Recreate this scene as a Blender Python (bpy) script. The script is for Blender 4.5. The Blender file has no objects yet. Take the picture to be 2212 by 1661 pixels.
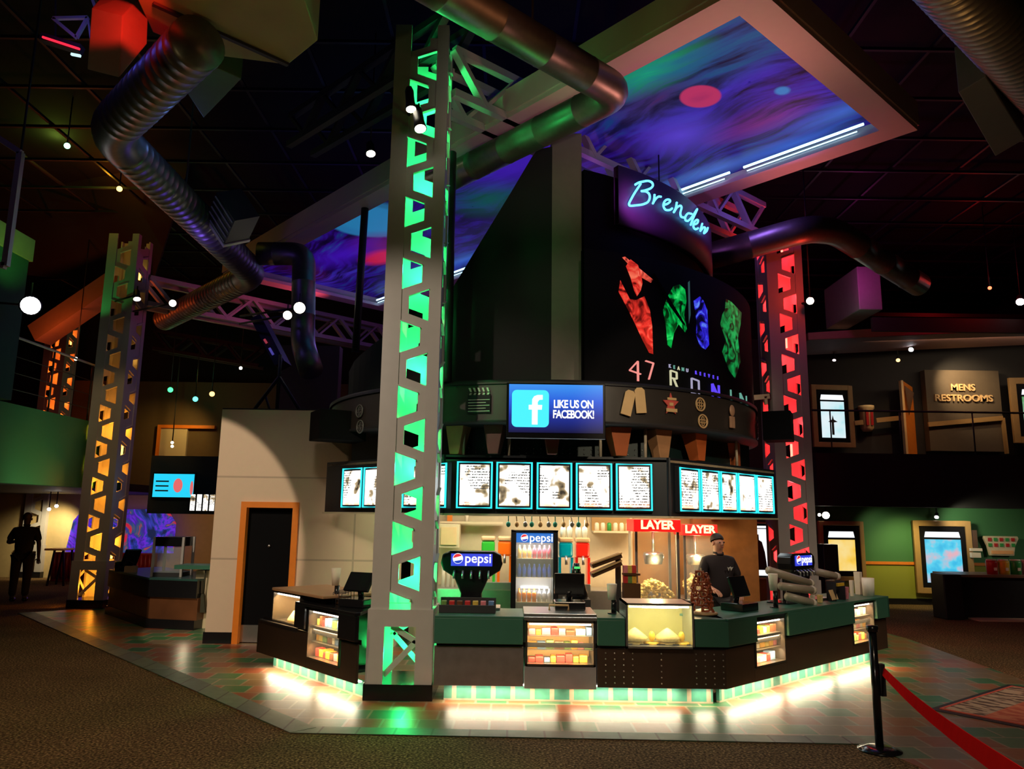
import bpy, bmesh, math, random
from mathutils import Vector, Matrix, Euler
random.seed(7)
R = math.radians
PI = math.pi
sc = bpy.context.scene
C = sc.collection
# ---------------------------------------------------------------- camera
FPX, TH, RO, CAMH = 1650.0, R(9.8), R(0.8), 1.95
cam_d = bpy.data.cameras.new('camera')
cam_d.sensor_fit = 'HORIZONTAL'; cam_d.sensor_width = 36.0
cam_d.lens = FPX * 36.0 / 2212.0
cam_d.clip_end = 200
cam = bpy.data.objects.new('camera', cam_d); C.objects.link(cam)
cam.matrix_world = Matrix.Translation((0, 0, CAMH)) @ Matrix.Rotation(PI/2 + TH, 4, 'X') @ Matrix.Rotation(RO, 4, 'Z')
sc.camera = cam
# ---------------------------------------------------------------- world, exposure
w = bpy.data.worlds.new('world'); sc.world = w; w.use_nodes = True
w.node_tree.nodes['Background'].inputs[0].default_value = (0.55, 0.6, 0.8, 1)
w.node_tree.nodes['Background'].inputs[1].default_value = 0.0022
sc.view_settings.view_transform = 'Standard'
sc.view_settings.look = 'None'
sc.view_settings.exposure = 0.0
sc.view_settings.gamma = 1.0
sc.view_settings.use_curve_mapping = False

def light(name, kind, loc, energy, color=(1, 1, 1), aim=None, size=0.1, angle=60, blend=0.4, sizey=None, parent=None, rot=None):
    d = bpy.data.lights.new(name, kind); d.energy = energy; d.color = color
    if kind == 'AREA':
        d.size = size
        if sizey: d.shape = 'RECTANGLE'; d.size_y = sizey
    else:
        d.shadow_soft_size = size
    if kind == 'SPOT': d.spot_size = R(angle); d.spot_blend = blend
    o = bpy.data.objects.new(name, d); C.objects.link(o); o.location = loc
    if aim is not None:
        o.rotation_euler = (Vector(aim) - Vector(loc)).to_track_quat('-Z', 'Y').to_euler()
    if rot is not None: o.rotation_euler = rot
    if parent is not None: o.parent = parent
    return o
WARM = (1.0, 0.78, 0.52); CREAM = (1.0, 0.88, 0.66)
# unseen lamps, some added as fill, that wash the columns, the wall and the floor
light('wash_spot', 'SPOT', (-4.2, 1.5, 6.8), 860, (1.0, 0.80, 0.60), (-1.1, 8.4, 2.6), 0.08, 34, 0.5)
light('wash_spot', 'SPOT', (-6.2, 5.5, 7.0), 1500, (1.0, 0.80, 0.58), (-4.75, 12.0, 1.8), 0.05, 20, 0.08)  # tight cone; its hard edge stands in for the wall's cast shadow
light('wash_spot', 'SPOT', (-1.5, 3.0, 6.0), 170, (1.0, 0.88, 0.74), (-3.2, 12.0, 1.6), 0.3, 30, 0.8)  # unseen soft fill added for the same wall
light('wash_spot', 'SPOT', (-5.5, 3.0, 7.5), 700, (1.0, 0.74, 0.45), (-4.2, 7.0, 0.0), 0.2, 80, 0.9)
light('wash_spot', 'SPOT', (1.5, 1.0, 7.5), 420, (1.0, 0.78, 0.52), (0.5, 5.2, 0.0), 0.2, 70, 0.9)
light('wash_spot', 'SPOT', (1.2, 4.6, 7.0), 110, (1.0, 0.80, 0.62), (0.6, 9.6, 3.4), 0.08, 42, 0.6)
light('ledge_fill', 'SPOT', (2.6, 4.4, 4.6), 430, (1.0, 0.80, 0.55), (2.0, 9.8, 3.2), 0.06, 30, 0.5)  # unseen spot added to brighten the ledge icons and brackets
light('gallery_fill', 'AREA', (12.0, 19.6, 6.7), 38, (1.0, 0.75, 0.5), (12.0, 22.0, 4.6), 7.0, sizey=0.3)
light('wash_spot', 'SPOT', (6.8, 5.0, 7.0), 520, (1.0, 0.86, 0.62), (4.6, 11.0, 0.9), 0.1, 46, 0.7)
light('wash_spot', 'SPOT', (8.0, 9.0, 7.0), 260, (1.0, 0.8, 0.6), (7.5, 11.0, 0.0), 0.2, 70, 0.9)

# ---------------------------------------------------------------- a pixel of the photo as a ray from the camera, met with a real plane
def ray(x, y):
    u = (x - 1106) / FPX; v = (830.5 - y) / FPX
    c, s = math.cos(RO), math.sin(RO); a = u*c - v*s; b = u*s + v*c
    ct, st = math.cos(TH), math.sin(TH)
    return Vector((a, ct - b*st, st + b*ct))
CAM = Vector((0, 0, CAMH))
def D(x, y, Y):                     # at depth Y
    r = ray(x, y); return CAM + r * (Y / r.y)
def Zp(x, y, z=0.0):                # on the level z
    r = ray(x, y); return CAM + r * ((z - CAMH) / r.z)
def onplane(x, y, o, n):            # on a plane through o with normal n
    r = ray(x, y); o = Vector(o); n = Vector(n)
    return CAM + r * ((o - CAM).dot(n) / r.dot(n))

# ---------------------------------------------------------------- materials
MATS = {}
def mat(name, col, rough=0.6, metal=0.0, emis=None, es=0.0, var=0.12, scale=8.0, bump=0.0, spec=0.5, alpha=1.0, trans=0.0):
    if name in MATS: return MATS[name]
    m = bpy.data.materials.new(name); m.use_nodes = True
    nt = m.node_tree; b = nt.nodes['Principled BSDF']
    b.inputs['Roughness'].default_value = rough; b.inputs['Metallic'].default_value = metal
    b.inputs['Specular IOR Level'].default_value = spec
    tc = nt.nodes.new('ShaderNodeTexCoord'); nz = nt.nodes.new('ShaderNodeTexNoise')
    nz.inputs['Scale'].default_value = scale; nz.inputs['Detail'].default_value = 4
    nt.links.new(tc.outputs['Object'], nz.inputs['Vector'])
    cr = nt.nodes.new('ShaderNodeMapRange'); cr.inputs[3].default_value = 1 - var; cr.inputs[4].default_value = 1 + var
    nt.links.new(nz.outputs['Fac'], cr.inputs[0])
    mx = nt.nodes.new('ShaderNodeVectorMath'); mx.operation = 'SCALE'
    mx.inputs[0].default_value = col[:3]; nt.links.new(cr.outputs[0], mx.inputs['Scale'])
    nt.links.new(mx.outputs[0], b.inputs['Base Color'])
    if emis:
        b.inputs['Emission Color'].default_value = (*emis, 1); b.inputs['Emission Strength'].default_value = es
    if alpha < 1: b.inputs['Alpha'].default_value = alpha
    if trans: b.inputs['Transmission Weight'].default_value = trans
    if bump:
        bp = nt.nodes.new('ShaderNodeBump'); bp.inputs['Strength'].default_value = bump
        nt.links.new(nz.outputs['Fac'], bp.inputs['Height']); nt.links.new(bp.outputs[0], b.inputs['Normal'])
    MATS[name] = m; return m
def emat(name, col, s):             # a lamp face, a tube, a lit panel
    return mat(name, (0.02, 0.02, 0.02), 0.4, emis=col, es=s, var=0.05)
def glass(name, tint=(0.9, 1, 0.97), a=0.12):
    if name in MATS: return MATS[name]
    m = bpy.data.materials.new(name); m.use_nodes = True; nt = m.node_tree
    b = nt.nodes['Principled BSDF']; out = nt.nodes['Material Output']
    b.inputs['Base Color'].default_value = (*tint, 1); b.inputs['Roughness'].default_value = 0.05
    tr = nt.nodes.new('ShaderNodeBsdfTransparent'); mx = nt.nodes.new('ShaderNodeMixShader')
    nz = nt.nodes.new('ShaderNodeTexNoise'); nz.inputs['Scale'].default_value = 3
    mr = nt.nodes.new('ShaderNodeMapRange'); mr.inputs[3].default_value = a*0.8; mr.inputs[4].default_value = a*1.2
    nt.links.new(nz.outputs['Fac'], mr.inputs[0]); nt.links.new(mr.outputs[0], mx.inputs[0])
    nt.links.new(tr.outputs[0], mx.inputs[1]); nt.links.new(b.outputs[0], mx.inputs[2]); nt.links.new(mx.outputs[0], out.inputs[0])
    MATS[name] = m; return m

# ---------------------------------------------------------------- mesh builder
class MB:
    def __init__(s, M=None): s.v = []; s.f = []; s.mi = []; s.M = M or Matrix.Identity(4); s.m = 0; s.sm = []
    def add(s, vs, fs, smooth=False, M=None):
        k = len(s.v); T = s.M @ M if M is not None else s.M
        s.v += [tuple(T @ Vector(p)) for p in vs]
        for f in fs: s.f.append([i + k for i in f]); s.mi.append(s.m); s.sm.append(smooth)
        return s
    def box(s, x0, y0, z0, x1, y1, z1, M=None):
        v = [(x, y, z) for z in (z0, z1) for y in (y0, y1) for x in (x0, x1)]
        return s.add(v, [(0, 2, 3, 1), (4, 5, 7, 6), (0, 1, 5, 4), (2, 6, 7, 3), (0, 4, 6, 2), (1, 3, 7, 5)], M=M)
    def hexa(s, v):                 # eight corners, order as in box
        return s.add(v, [(0, 2, 3, 1), (4, 5, 7, 6), (0, 1, 5, 4), (2, 6, 7, 3), (0, 4, 6, 2), (1, 3, 7, 5)])
    def prism(s, poly, d, M=None):  # polygon in xz, thickness d along +y
        n = len(poly); v = [(x, 0, z) for x, z in poly] + [(x, d, z) for x, z in poly]
        f = [list(range(n)), list(range(2*n-1, n-1, -1))] + [(i, i+n, (i+1) % n + n, (i+1) % n) for i in range(n)]
        return s.add(v, f, M=M)
    def slab(s, poly, z0, z1, M=None):  # polygon in xy
        n = len(poly); v = [(p[0], p[1], z0) for p in poly] + [(p[0], p[1], z1) for p in poly]
        f = [list(range(n-1, -1, -1)), list(range(n, 2*n))] + [(i, (i+1) % n, (i+1) % n + n, i+n) for i in range(n)]
        return s.add(v, f, M=M)
    def tube(s, pts, r, n=8, cap=True, M=None, closed=False):
        pts = [Vector(p) for p in pts]; k = len(pts); rs = r if isinstance(r, (list, tuple)) else [r]*k
        vs = []; up = None
        for i, p in enumerate(pts):
            a = pts[i-1] if (i or closed) else p; b = pts[(i+1) % k] if (i < k-1 or closed) else p
            t = (b - a).normalized()
            if up is None:
                up = Vector((0, 0, 1)) if abs(t.z) < 0.9 else Vector((1, 0, 0))
            sd = t.cross(up).normalized(); up = sd.cross(t).normalized()
            for j in range(n):
                an = 2*PI*j/n; vs.append(p + (sd*math.cos(an) + up*math.sin(an))*rs[i])
        fs = []
        for i in range(k if closed else k-1):
            i2 = (i+1) % k
            for j in range(n): fs.append((i*n+j, i*n+(j+1) % n, i2*n+(j+1) % n, i2*n+j))
        if cap and not closed: fs += [list(range(n-1, -1, -1)), list(range((k-1)*n, k*n))]
        return s.add(vs, fs, smooth=n > 5, M=M)
    def bar(s, a, b, w, h=None, M=None):
        h = h or w; a = Vector(a); b = Vector(b); t = (b-a).normalized()
        up = Vector((0, 0, 1)) if abs(t.z) < 0.95 else Vector((0, 1, 0))
        sd = t.cross(up).normalized()*w/2; uu = sd.cross(t).normalized()*h/2
        v = [p + q1*sd + q2*uu for p in (a, b) for q2 in (-1, 1) for q1 in (-1, 1)]
        return s.add(v, [(0, 2, 3, 1), (4, 5, 7, 6), (0, 1, 5, 4), (2, 6, 7, 3), (0, 4, 6, 2), (1, 3, 7, 5)], M=M)
    def lathe(s, prof, n=20, M=None, a0=0, a1=2*PI):
        full = abs(a1-a0-2*PI) < 1e-6; k = n if full else n+1; vs = []
        for r, z in prof:
            for j in range(k):
                a = a0 + (a1-a0)*j/n; vs.append((r*math.cos(a), r*math.sin(a), z))
        fs = []
        for i in range(len(prof)-1):
            for j in range(n):
                j2 = (j+1) % k; fs.append((i*k+j, i*k+j2, (i+1)*k+j2, (i+1)*k+j))
        return s.add(vs, fs, smooth=True, M=M)
    def cyl(s, c, r, h, n=16, M=None, r2=None):
        r2 = r if r2 is None else r2; T = Matrix.Translation(c)
        return s.lathe([(0, 0), (r, 0), (r2, h), (0, h)], n, M=(M @ T if M is not None else T))
    def ball(s, c, rx, ry=None, rz=None, n=14, m=9, M=None):
        ry = ry or rx; rz = rz or rx; T = Matrix.Translation(c) @ Matrix.Diagonal((rx, ry, rz, 1))
        return s.lathe([(math.sin(PI*i/m), -math.cos(PI*i/m)) for i in range(m+1)], n, M=(M @ T if M is not None else T))
    def build(s, name, mats, parent=None, label=None, bevel=0.0, kind=None, loc=None):
        me = bpy.data.meshes.new(name); me.from_pydata(s.v, [], s.f)
        if not isinstance(mats, (list, tuple)): mats = [mats]
        for m in mats: me.materials.append(m)
        me.polygons.foreach_set('material_index', s.mi); me.polygons.foreach_set('use_smooth', s.sm)
        bm = bmesh.new(); bm.from_mesh(me)
        bmesh.ops.remove_doubles(bm, verts=bm.verts, dist=1e-5)
        bmesh.ops.recalc_face_normals(bm, faces=bm.faces); bm.to_mesh(me); bm.free(); me.update()
        o = bpy.data.objects.new(name, me); C.objects.link(o)
        if parent is not None: o.parent = parent
        if loc is not None: o.location = loc
        if label: o['label'] = label
        if kind: o['kind'] = kind
        if bevel:
            md = o.modifiers.new('bevel', 'BEVEL'); md.width = bevel; md.segments = 2; md.limit_method = 'ANGLE'; md.angle_limit = R(50)
        return o
def thing(name, label, cat, loc=(0, 0, 0), rz=0.0, group=None):
    o = bpy.data.objects.new(name, None); C.objects.link(o); o.empty_display_size = 0.1
    o.location = loc; o.rotation_euler = (0, 0, rz); o['label'] = label; o['category'] = cat
    if group: o['group'] = group
    return o
def tag(o, label, cat, group=None, kind=None):
    o['label'] = label; o['category'] = cat
    if group: o['group'] = group
    if kind: o['kind'] = kind
    return o
def dup(root, loc, rz=0.0, label=None, group=None, scale=None):
    r = root.copy(); C.objects.link(r); r.location = loc; r.rotation_euler = (0, 0, rz)
    if label: r['label'] = label
    if group: r['group'] = group
    if scale: r.scale = scale
    for ch in list(root.children):
        c = ch.copy(); C.objects.link(c); c.parent = r
        for g in ch.children:
            d = g.copy(); C.objects.link(d); d.parent = c
    return r
def struct(name, mb, m, **k): return mb.build(name, m, kind='structure', **k)
def text_mb(txt, size, M, depth=0.01, mb=None, align='CENTER', sx=1.0, bold=0.0, space=1.0, shear=0.0):
    cu = bpy.data.curves.new('t', 'FONT'); cu.body = txt; cu.size = size; cu.extrude = depth/2; cu.align_x = align; cu.align_y = 'CENTER'
    cu.offset = bold; cu.space_character = space; cu.shear = shear; cu.resolution_u = 4
    ob = bpy.data.objects.new('t', cu); C.objects.link(ob); dg = bpy.context.evaluated_depsgraph_get(); dg.update()
    me = bpy.data.meshes.new_from_object(ob.evaluated_get(dg)); bpy.data.objects.remove(ob)
    mb = mb or MB()
    T = M @ Matrix.Diagonal((sx, 1, 1, 1)) @ Matrix.Rotation(PI/2, 4, 'X')
    mb.add([v.co for v in me.vertices], [list(p.vertices) for p in me.polygons], M=T)
    return mb
def frame(o, ang):                  # local frame: x along the front, y inward, z up
    return Matrix.Translation(o) @ Matrix.Rotation(ang, 4, 'Z')
def smooth_path(pts, n=6, rad=0.5):
    pts = [Vector(p) for p in pts]; out = [pts[0]]
    for i in range(1, len(pts)-1):
        a, b, c = pts[i-1], pts[i], pts[i+1]
        r1 = min(rad, (a-b).length*0.45); r2 = min(rad, (c-b).length*0.45)
        p = b + (a-b).normalized()*r1; q = b + (c-b).normalized()*r2
        for k in range(n+1):
            t = k/n; out.append(p*(1-t)**2 + b*2*t*(1-t) + q*t*t)
    out.append(pts[-1]); return out
# ================================================================ materials of the place
M_black = mat('black_paint', (0.012, 0.012, 0.014), 0.5)
M_gloss = mat('black_gloss', (0.01, 0.01, 0.012), 0.18)
M_dark = mat('charcoal', (0.03, 0.03, 0.034), 0.55)
M_white = mat('white_paint', (0.62, 0.58, 0.53), 0.45)
M_offw = mat('column_paint', (0.50, 0.48, 0.46), 0.42, var=0.06)
M_tan = mat('tan_plaster', (0.62, 0.52, 0.38), 0.8, var=0.03, scale=2.5)
M_orange = mat('orange_paint', (0.80, 0.22, 0.02), 0.45)
M_teal = mat('teal_laminate', (0.045, 0.16, 0.11), 0.35, var=0.08)
M_green = mat('green_wall_paint', (0.04, 0.17, 0.07), 0.7)
M_gold = mat('gold_trim_paint', (0.42, 0.25, 0.09), 0.5)
M_steel = mat('stainless_steel', (0.55, 0.56, 0.58), 0.28, 0.9, var=0.08, scale=20)
M_galv = mat('galvanised_duct', (0.20, 0.185, 0.155), 0.42, 0.8, var=0.25, scale=14)
M_wood = mat('brown_wood', (0.10, 0.045, 0.02), 0.35, var=0.3, scale=6)
M_cup = mat('paper_cup', (0.80, 0.70, 0.56), 0.6)
M_red = mat('red_plastic', (0.5, 0.02, 0.02), 0.35)
M_cream = mat('cream_laminate', (0.66, 0.56, 0.37), 0.5)
M_popc = mat('popcorn', (0.85, 0.65, 0.25), 0.8, var=0.4, scale=40, bump=0.6)
M_glass = glass('clear_glass')
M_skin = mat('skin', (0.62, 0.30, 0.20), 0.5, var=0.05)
M_yel = mat('yellow_plastic', (0.8, 0.5, 0.04), 0.4)
M_grnp = mat('green_plastic', (0.03, 0.3, 0.06), 0.4)
M_brown = mat('brown_laminate', (0.055, 0.034, 0.024), 0.28, var=0.25, scale=5)
M_lens = emat('lamp_lens', (1.0, 0.9, 0.68), 14)
M_lensw = emat('lamp_lens_white', (0.95, 0.96, 1.0), 18)

def cell_mat(name, cols, sx, sy, rough=0.25, mortar=(0.05, 0.045, 0.04), ms=0.03, bump=0.0, offset=0.5, rot=0.0, plane='XY', nmul=0.5):
    m = bpy.data.materials.new(name); m.use_nodes = True; nt = m.node_tree; b = nt.nodes['Principled BSDF']
    tc = nt.nodes.new('ShaderNodeTexCoord'); mp = nt.nodes.new('ShaderNodeMapping'); mp.inputs['Rotation'].default_value = (0, 0, rot)
    if plane == 'XZ': mp.inputs['Rotation'].default_value = (-PI/2, 0, 0)
    bk = nt.nodes.new('ShaderNodeTexBrick'); bk.offset = offset
    bk.inputs['Scale'].default_value = 1.0; bk.inputs['Brick Width'].default_value = sx; bk.inputs['Row Height'].default_value = sy
    bk.inputs['Mortar Size'].default_value = ms*min(sx, sy); bk.inputs['Color1'].default_value = (0, 0, 0, 1); bk.inputs['Color2'].default_value = (1, 1, 1, 1)
    bk.inputs['Mortar'].default_value = (0.5, 0.5, 0.5, 1); bk.inputs['Bias'].default_value = 0
    nt.links.new(tc.outputs['Object'], mp.inputs[0]); nt.links.new(mp.outputs[0], bk.inputs[0])
    cr = nt.nodes.new('ShaderNodeValToRGB'); cr.color_ramp.interpolation = 'CONSTANT'
    for i, c in enumerate(cols):
        e = cr.color_ramp.elements[i] if i < 2 else cr.color_ramp.elements.new(i/len(cols))
        e.position = i/len(cols); e.color = (*c, 1)
    nt.links.new(bk.outputs['Color'], cr.inputs[0])
    mx = nt.nodes.new('ShaderNodeMix'); mx.data_type = 'RGBA'; mx.inputs[7].default_value = (*mortar, 1)
    nt.links.new(bk.outputs['Fac'], mx.inputs[0]); nt.links.new(cr.outputs[0], mx.inputs[6])
    nz = nt.nodes.new('ShaderNodeTexNoise'); nz.inputs['Scale'].default_value = 9; nt.links.new(tc.outputs['Object'], nz.inputs[0])
    m2 = nt.nodes.new('ShaderNodeMix'); m2.data_type = 'RGBA'; m2.blend_type = 'MULTIPLY'; m2.inputs[0].default_value = nmul
    nt.links.new(mx.outputs[2], m2.inputs[6]); nt.links.new(nz.outputs['Fac'], m2.inputs[7]); nt.links.new(m2.outputs[2], b.inputs['Base Color'])
    b.inputs['Roughness'].default_value = rough
    if bump:
        bp = nt.nodes.new('ShaderNodeBump'); bp.inputs['Strength'].default_value = bump; bp.inputs['Distance'].default_value = 0.02
        nt.links.new(nz.outputs['Fac'], bp.inputs['Height']); nt.links.new(bp.outputs[0], b.inputs['Normal'])
    return m
M_tile = cell_mat('slate_tile', [(0.26, 0.07, 0.03), (0.04, 0.15, 0.06), (0.17, 0.13, 0.08), (0.30, 0.10, 0.04), (0.07, 0.16, 0.08), (0.20, 0.12, 0.05)], 0.34, 0.34, 0.36, (0.30, 0.22, 0.14), 0.035, 0.08, nmul=0.3)
M_tile.node_tree.nodes['Principled BSDF'].inputs['Specular IOR Level'].default_value = 0.35
M_border = cell_mat('border_tile', [(0.10, 0.16, 0.11), (0.14, 0.19, 0.13), (0.11, 0.14, 0.12)], 0.34, 5, 0.5)
M_kick = cell_mat('teal_kick_tile', [(0.12, 0.42, 0.30), (0.14, 0.46, 0.33), (0.11, 0.38, 0.28)], 0.21, 2.0, 0.3, (0.6, 0.5, 0.36), 0.12, offset=0, plane='XZ')
M_wallt = cell_mat('panelled_plaster', [(0.74, 0.56, 0.41), (0.72, 0.55, 0.40)], 2.4, 1.25, 0.75, (0.5, 0.38, 0.28), 0.012, offset=0, plane='XZ', nmul=0.06)

def carpet():
    m = bpy.data.materials.new('speckled_carpet'); m.use_nodes = True; nt = m.node_tree; b = nt.nodes['Principled BSDF']
    tc = nt.nodes.new('ShaderNodeTexCoord'); n1 = nt.nodes.new('ShaderNodeTexNoise'); n1.inputs['Scale'].default_value = 45; n1.inputs['Detail'].default_value = 6
    n2 = nt.nodes.new('ShaderNodeTexNoise'); n2.inputs['Scale'].default_value = 1.2
    for n in (n1, n2): nt.links.new(tc.outputs['Object'], n.inputs[0])
    cr = nt.nodes.new('ShaderNodeValToRGB'); e = cr.color_ramp.elements
    e[0].position = 0.36; e[0].color = (0.035, 0.020, 0.008, 1); e[1].position = 0.68; e[1].color = (0.42, 0.26, 0.12, 1)
    x = e.new(0.52); x.color = (0.14, 0.085, 0.035, 1)
    nt.links.new(n1.outputs['Fac'], cr.inputs[0])
    mr = nt.nodes.new('ShaderNodeMapRange'); mr.inputs[3].default_value = 0.6; mr.inputs[4].default_value = 1.3; nt.links.new(n2.outputs['Fac'], mr.inputs[0])
    vm = nt.nodes.new('ShaderNodeVectorMath'); vm.operation = 'SCALE'; nt.links.new(cr.outputs[0], vm.inputs[0]); nt.links.new(mr.outputs[0], vm.inputs['Scale'])
    nt.links.new(vm.outputs[0], b.inputs['Base Color']); b.inputs['Roughness'].default_value = 0.95; b.inputs['Specular IOR Level'].default_value = 0.1
    bp = nt.nodes.new('ShaderNodeBump'); bp.inputs['Strength'].default_value = 0.5; bp.inputs['Distance'].default_value = 0.01
    nt.links.new(n1.outputs['Fac'], bp.inputs['Height']); nt.links.new(bp.outputs[0], b.inputs['Normal'])
    return m
M_carpet = carpet()

# ================================================================ the room
struct('floor', MB().box(-22, -3, -0.1, 22, 32, 0), M_carpet)
TP = [(-9.34, 15.1), (-1.95, 7.3), (3.2, 7.2), (3.45, 6.0), (3.7, 1.5), (6.45, 1.5), (6.5, 10.1), (6.75, 13.5), (6.3, 18.5), (-6.0, 18.5)]
struct('trim_1', MB().slab(TP, 0.0, 0.006), M_tile, label='glossy slate tile floor around the stand')
def strip(a, b, w_, z=0.011):
    a = Vector((*a, 0)); b = Vector((*b, 0)); t = (b-a).normalized(); n = Vector((-t.y, t.x, 0))
    return MB(frame(a, math.atan2(t.y, t.x))).box(0, 0, 0, (b-a).length, w_, z)
struct('trim_2', strip(TP[1], TP[2], 0.22, 0.0095), M_border); struct('trim_3', strip(TP[0], TP[1], 0.26), M_border)
M_ceil = mat('black_ceiling', (0.0015, 0.0015, 0.0018), 0.9)
M_wallk = mat('dark_wall_paint', (0.014, 0.014, 0.016), 0.85)
struct('ceiling', MB().box(-22, -3, 9.5, 22, 32, 9.7), M_ceil)
struct('wall_back', MB().box(-22, 26.5, 0, 22, 26.7, 9.5), M_wallk)
struct('wall_left', MB().box(-19.2, -3, 0, -19, 26.5, 9.5), M_wallk)
struct('wall_right', MB().box(17, -3, 0, 17.2, 26.5, 9.5), M_wallk)
struct('wall_front', MB().box(-22, -3.2, 0, 22, -3, 9.5), M_wallk)
M_grid = mat('grid_paint', (0.010, 0.011, 0.016), 0.5)
g = thing('ceiling_grid', 'dark suspended grid of square steel bars under the black ceiling', 'ceiling grid')
for k in range(22):
    x = -14 + 1.35*k
    MB().bar((x, 0.5, 9.0), (x, 24, 9.0), 0.05).build('grid_bar', M_grid, g)
for k in range(18):
    y = 1.0 + 1.35*k
    MB().bar((-14.5, y, 8.95), (15, y, 8.95), 0.05).build('grid_bar', M_grid, g)
del g['category']; del g['label']; g['kind'] = 'structure'; g.name = 'trim_4'

# ---- sky mural panel hung on the slant over the stand
E1 = Vector((-0.672, 0.74, 0)).normalized(); E2 = Vector((0.74, 0.672, 0)).normalized()
PO = Vector((2.49, 6.93, 7.2)) - E2*0.22; PL, PW = 13.2, 4.24
PM = Matrix(((E1.x, E2.x, 0, PO.x), (E1.y, E2.y, 0, PO.y), (0, 0, 1, PO.z), (0, 0, 0, 1)))
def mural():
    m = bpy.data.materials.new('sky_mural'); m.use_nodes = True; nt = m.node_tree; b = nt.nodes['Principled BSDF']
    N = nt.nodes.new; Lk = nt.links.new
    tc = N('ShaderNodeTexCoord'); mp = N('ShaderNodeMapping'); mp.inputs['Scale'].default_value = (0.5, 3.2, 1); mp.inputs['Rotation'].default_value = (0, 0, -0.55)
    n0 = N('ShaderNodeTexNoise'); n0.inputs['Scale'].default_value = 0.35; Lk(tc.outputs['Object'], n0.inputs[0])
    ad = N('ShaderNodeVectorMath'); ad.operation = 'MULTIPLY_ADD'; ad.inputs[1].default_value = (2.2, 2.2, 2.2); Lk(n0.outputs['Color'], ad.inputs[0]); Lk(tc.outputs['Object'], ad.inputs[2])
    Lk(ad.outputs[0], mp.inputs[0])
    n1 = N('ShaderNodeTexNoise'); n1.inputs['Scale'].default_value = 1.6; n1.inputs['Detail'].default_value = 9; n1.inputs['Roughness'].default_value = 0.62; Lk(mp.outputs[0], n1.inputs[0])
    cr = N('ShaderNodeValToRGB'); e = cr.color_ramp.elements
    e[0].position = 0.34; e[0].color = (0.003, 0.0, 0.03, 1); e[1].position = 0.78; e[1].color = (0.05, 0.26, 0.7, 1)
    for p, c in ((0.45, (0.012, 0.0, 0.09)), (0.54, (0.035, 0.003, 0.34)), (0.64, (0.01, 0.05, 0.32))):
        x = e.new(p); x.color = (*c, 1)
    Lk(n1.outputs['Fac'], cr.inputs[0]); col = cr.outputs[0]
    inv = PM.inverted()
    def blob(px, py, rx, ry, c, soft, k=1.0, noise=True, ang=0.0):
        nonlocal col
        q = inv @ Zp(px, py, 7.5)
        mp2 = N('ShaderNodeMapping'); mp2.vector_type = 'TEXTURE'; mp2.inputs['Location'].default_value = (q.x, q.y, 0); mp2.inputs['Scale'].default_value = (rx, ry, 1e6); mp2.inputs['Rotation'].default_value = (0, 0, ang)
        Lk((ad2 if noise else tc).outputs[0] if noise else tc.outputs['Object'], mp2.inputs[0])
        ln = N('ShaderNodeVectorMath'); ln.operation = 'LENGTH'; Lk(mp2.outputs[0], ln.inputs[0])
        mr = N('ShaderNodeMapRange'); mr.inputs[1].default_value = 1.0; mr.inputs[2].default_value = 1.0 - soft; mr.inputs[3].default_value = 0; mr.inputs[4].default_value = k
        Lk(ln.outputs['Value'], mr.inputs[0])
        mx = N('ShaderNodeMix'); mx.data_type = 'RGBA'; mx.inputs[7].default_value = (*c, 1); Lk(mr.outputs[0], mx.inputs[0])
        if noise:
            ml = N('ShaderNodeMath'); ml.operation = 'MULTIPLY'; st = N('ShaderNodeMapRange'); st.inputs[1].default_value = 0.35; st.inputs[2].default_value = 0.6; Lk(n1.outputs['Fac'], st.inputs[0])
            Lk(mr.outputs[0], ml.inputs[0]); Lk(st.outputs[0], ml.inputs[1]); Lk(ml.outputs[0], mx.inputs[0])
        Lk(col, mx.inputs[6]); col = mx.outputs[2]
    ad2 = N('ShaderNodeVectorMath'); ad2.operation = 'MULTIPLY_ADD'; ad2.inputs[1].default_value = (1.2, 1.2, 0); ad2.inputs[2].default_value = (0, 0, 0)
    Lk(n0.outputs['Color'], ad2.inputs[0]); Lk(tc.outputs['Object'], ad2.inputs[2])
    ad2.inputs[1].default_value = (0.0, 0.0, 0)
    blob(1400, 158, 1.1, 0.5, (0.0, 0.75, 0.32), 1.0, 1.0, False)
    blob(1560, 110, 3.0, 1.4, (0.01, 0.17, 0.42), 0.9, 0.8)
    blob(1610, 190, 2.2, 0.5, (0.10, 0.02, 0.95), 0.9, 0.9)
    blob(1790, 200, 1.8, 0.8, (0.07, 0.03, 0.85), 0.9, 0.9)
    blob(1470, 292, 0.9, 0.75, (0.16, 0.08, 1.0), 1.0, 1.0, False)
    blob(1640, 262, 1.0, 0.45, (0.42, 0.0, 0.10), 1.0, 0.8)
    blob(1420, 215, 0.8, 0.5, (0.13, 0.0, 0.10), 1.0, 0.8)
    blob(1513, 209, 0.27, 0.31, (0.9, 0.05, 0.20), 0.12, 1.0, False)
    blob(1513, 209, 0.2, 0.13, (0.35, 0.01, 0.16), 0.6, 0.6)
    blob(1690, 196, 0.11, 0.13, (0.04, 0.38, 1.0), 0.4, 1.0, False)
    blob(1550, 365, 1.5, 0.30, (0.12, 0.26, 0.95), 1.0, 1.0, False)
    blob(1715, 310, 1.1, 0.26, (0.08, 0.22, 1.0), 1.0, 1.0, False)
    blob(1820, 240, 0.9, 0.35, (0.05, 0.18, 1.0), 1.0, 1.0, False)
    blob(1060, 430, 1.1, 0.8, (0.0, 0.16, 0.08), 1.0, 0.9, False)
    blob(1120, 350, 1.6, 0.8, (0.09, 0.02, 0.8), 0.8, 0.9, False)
    blob(1010, 560, 2.0, 0.35, (0.03, 0.12, 0.8), 1.0, 1.0, False)
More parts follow.
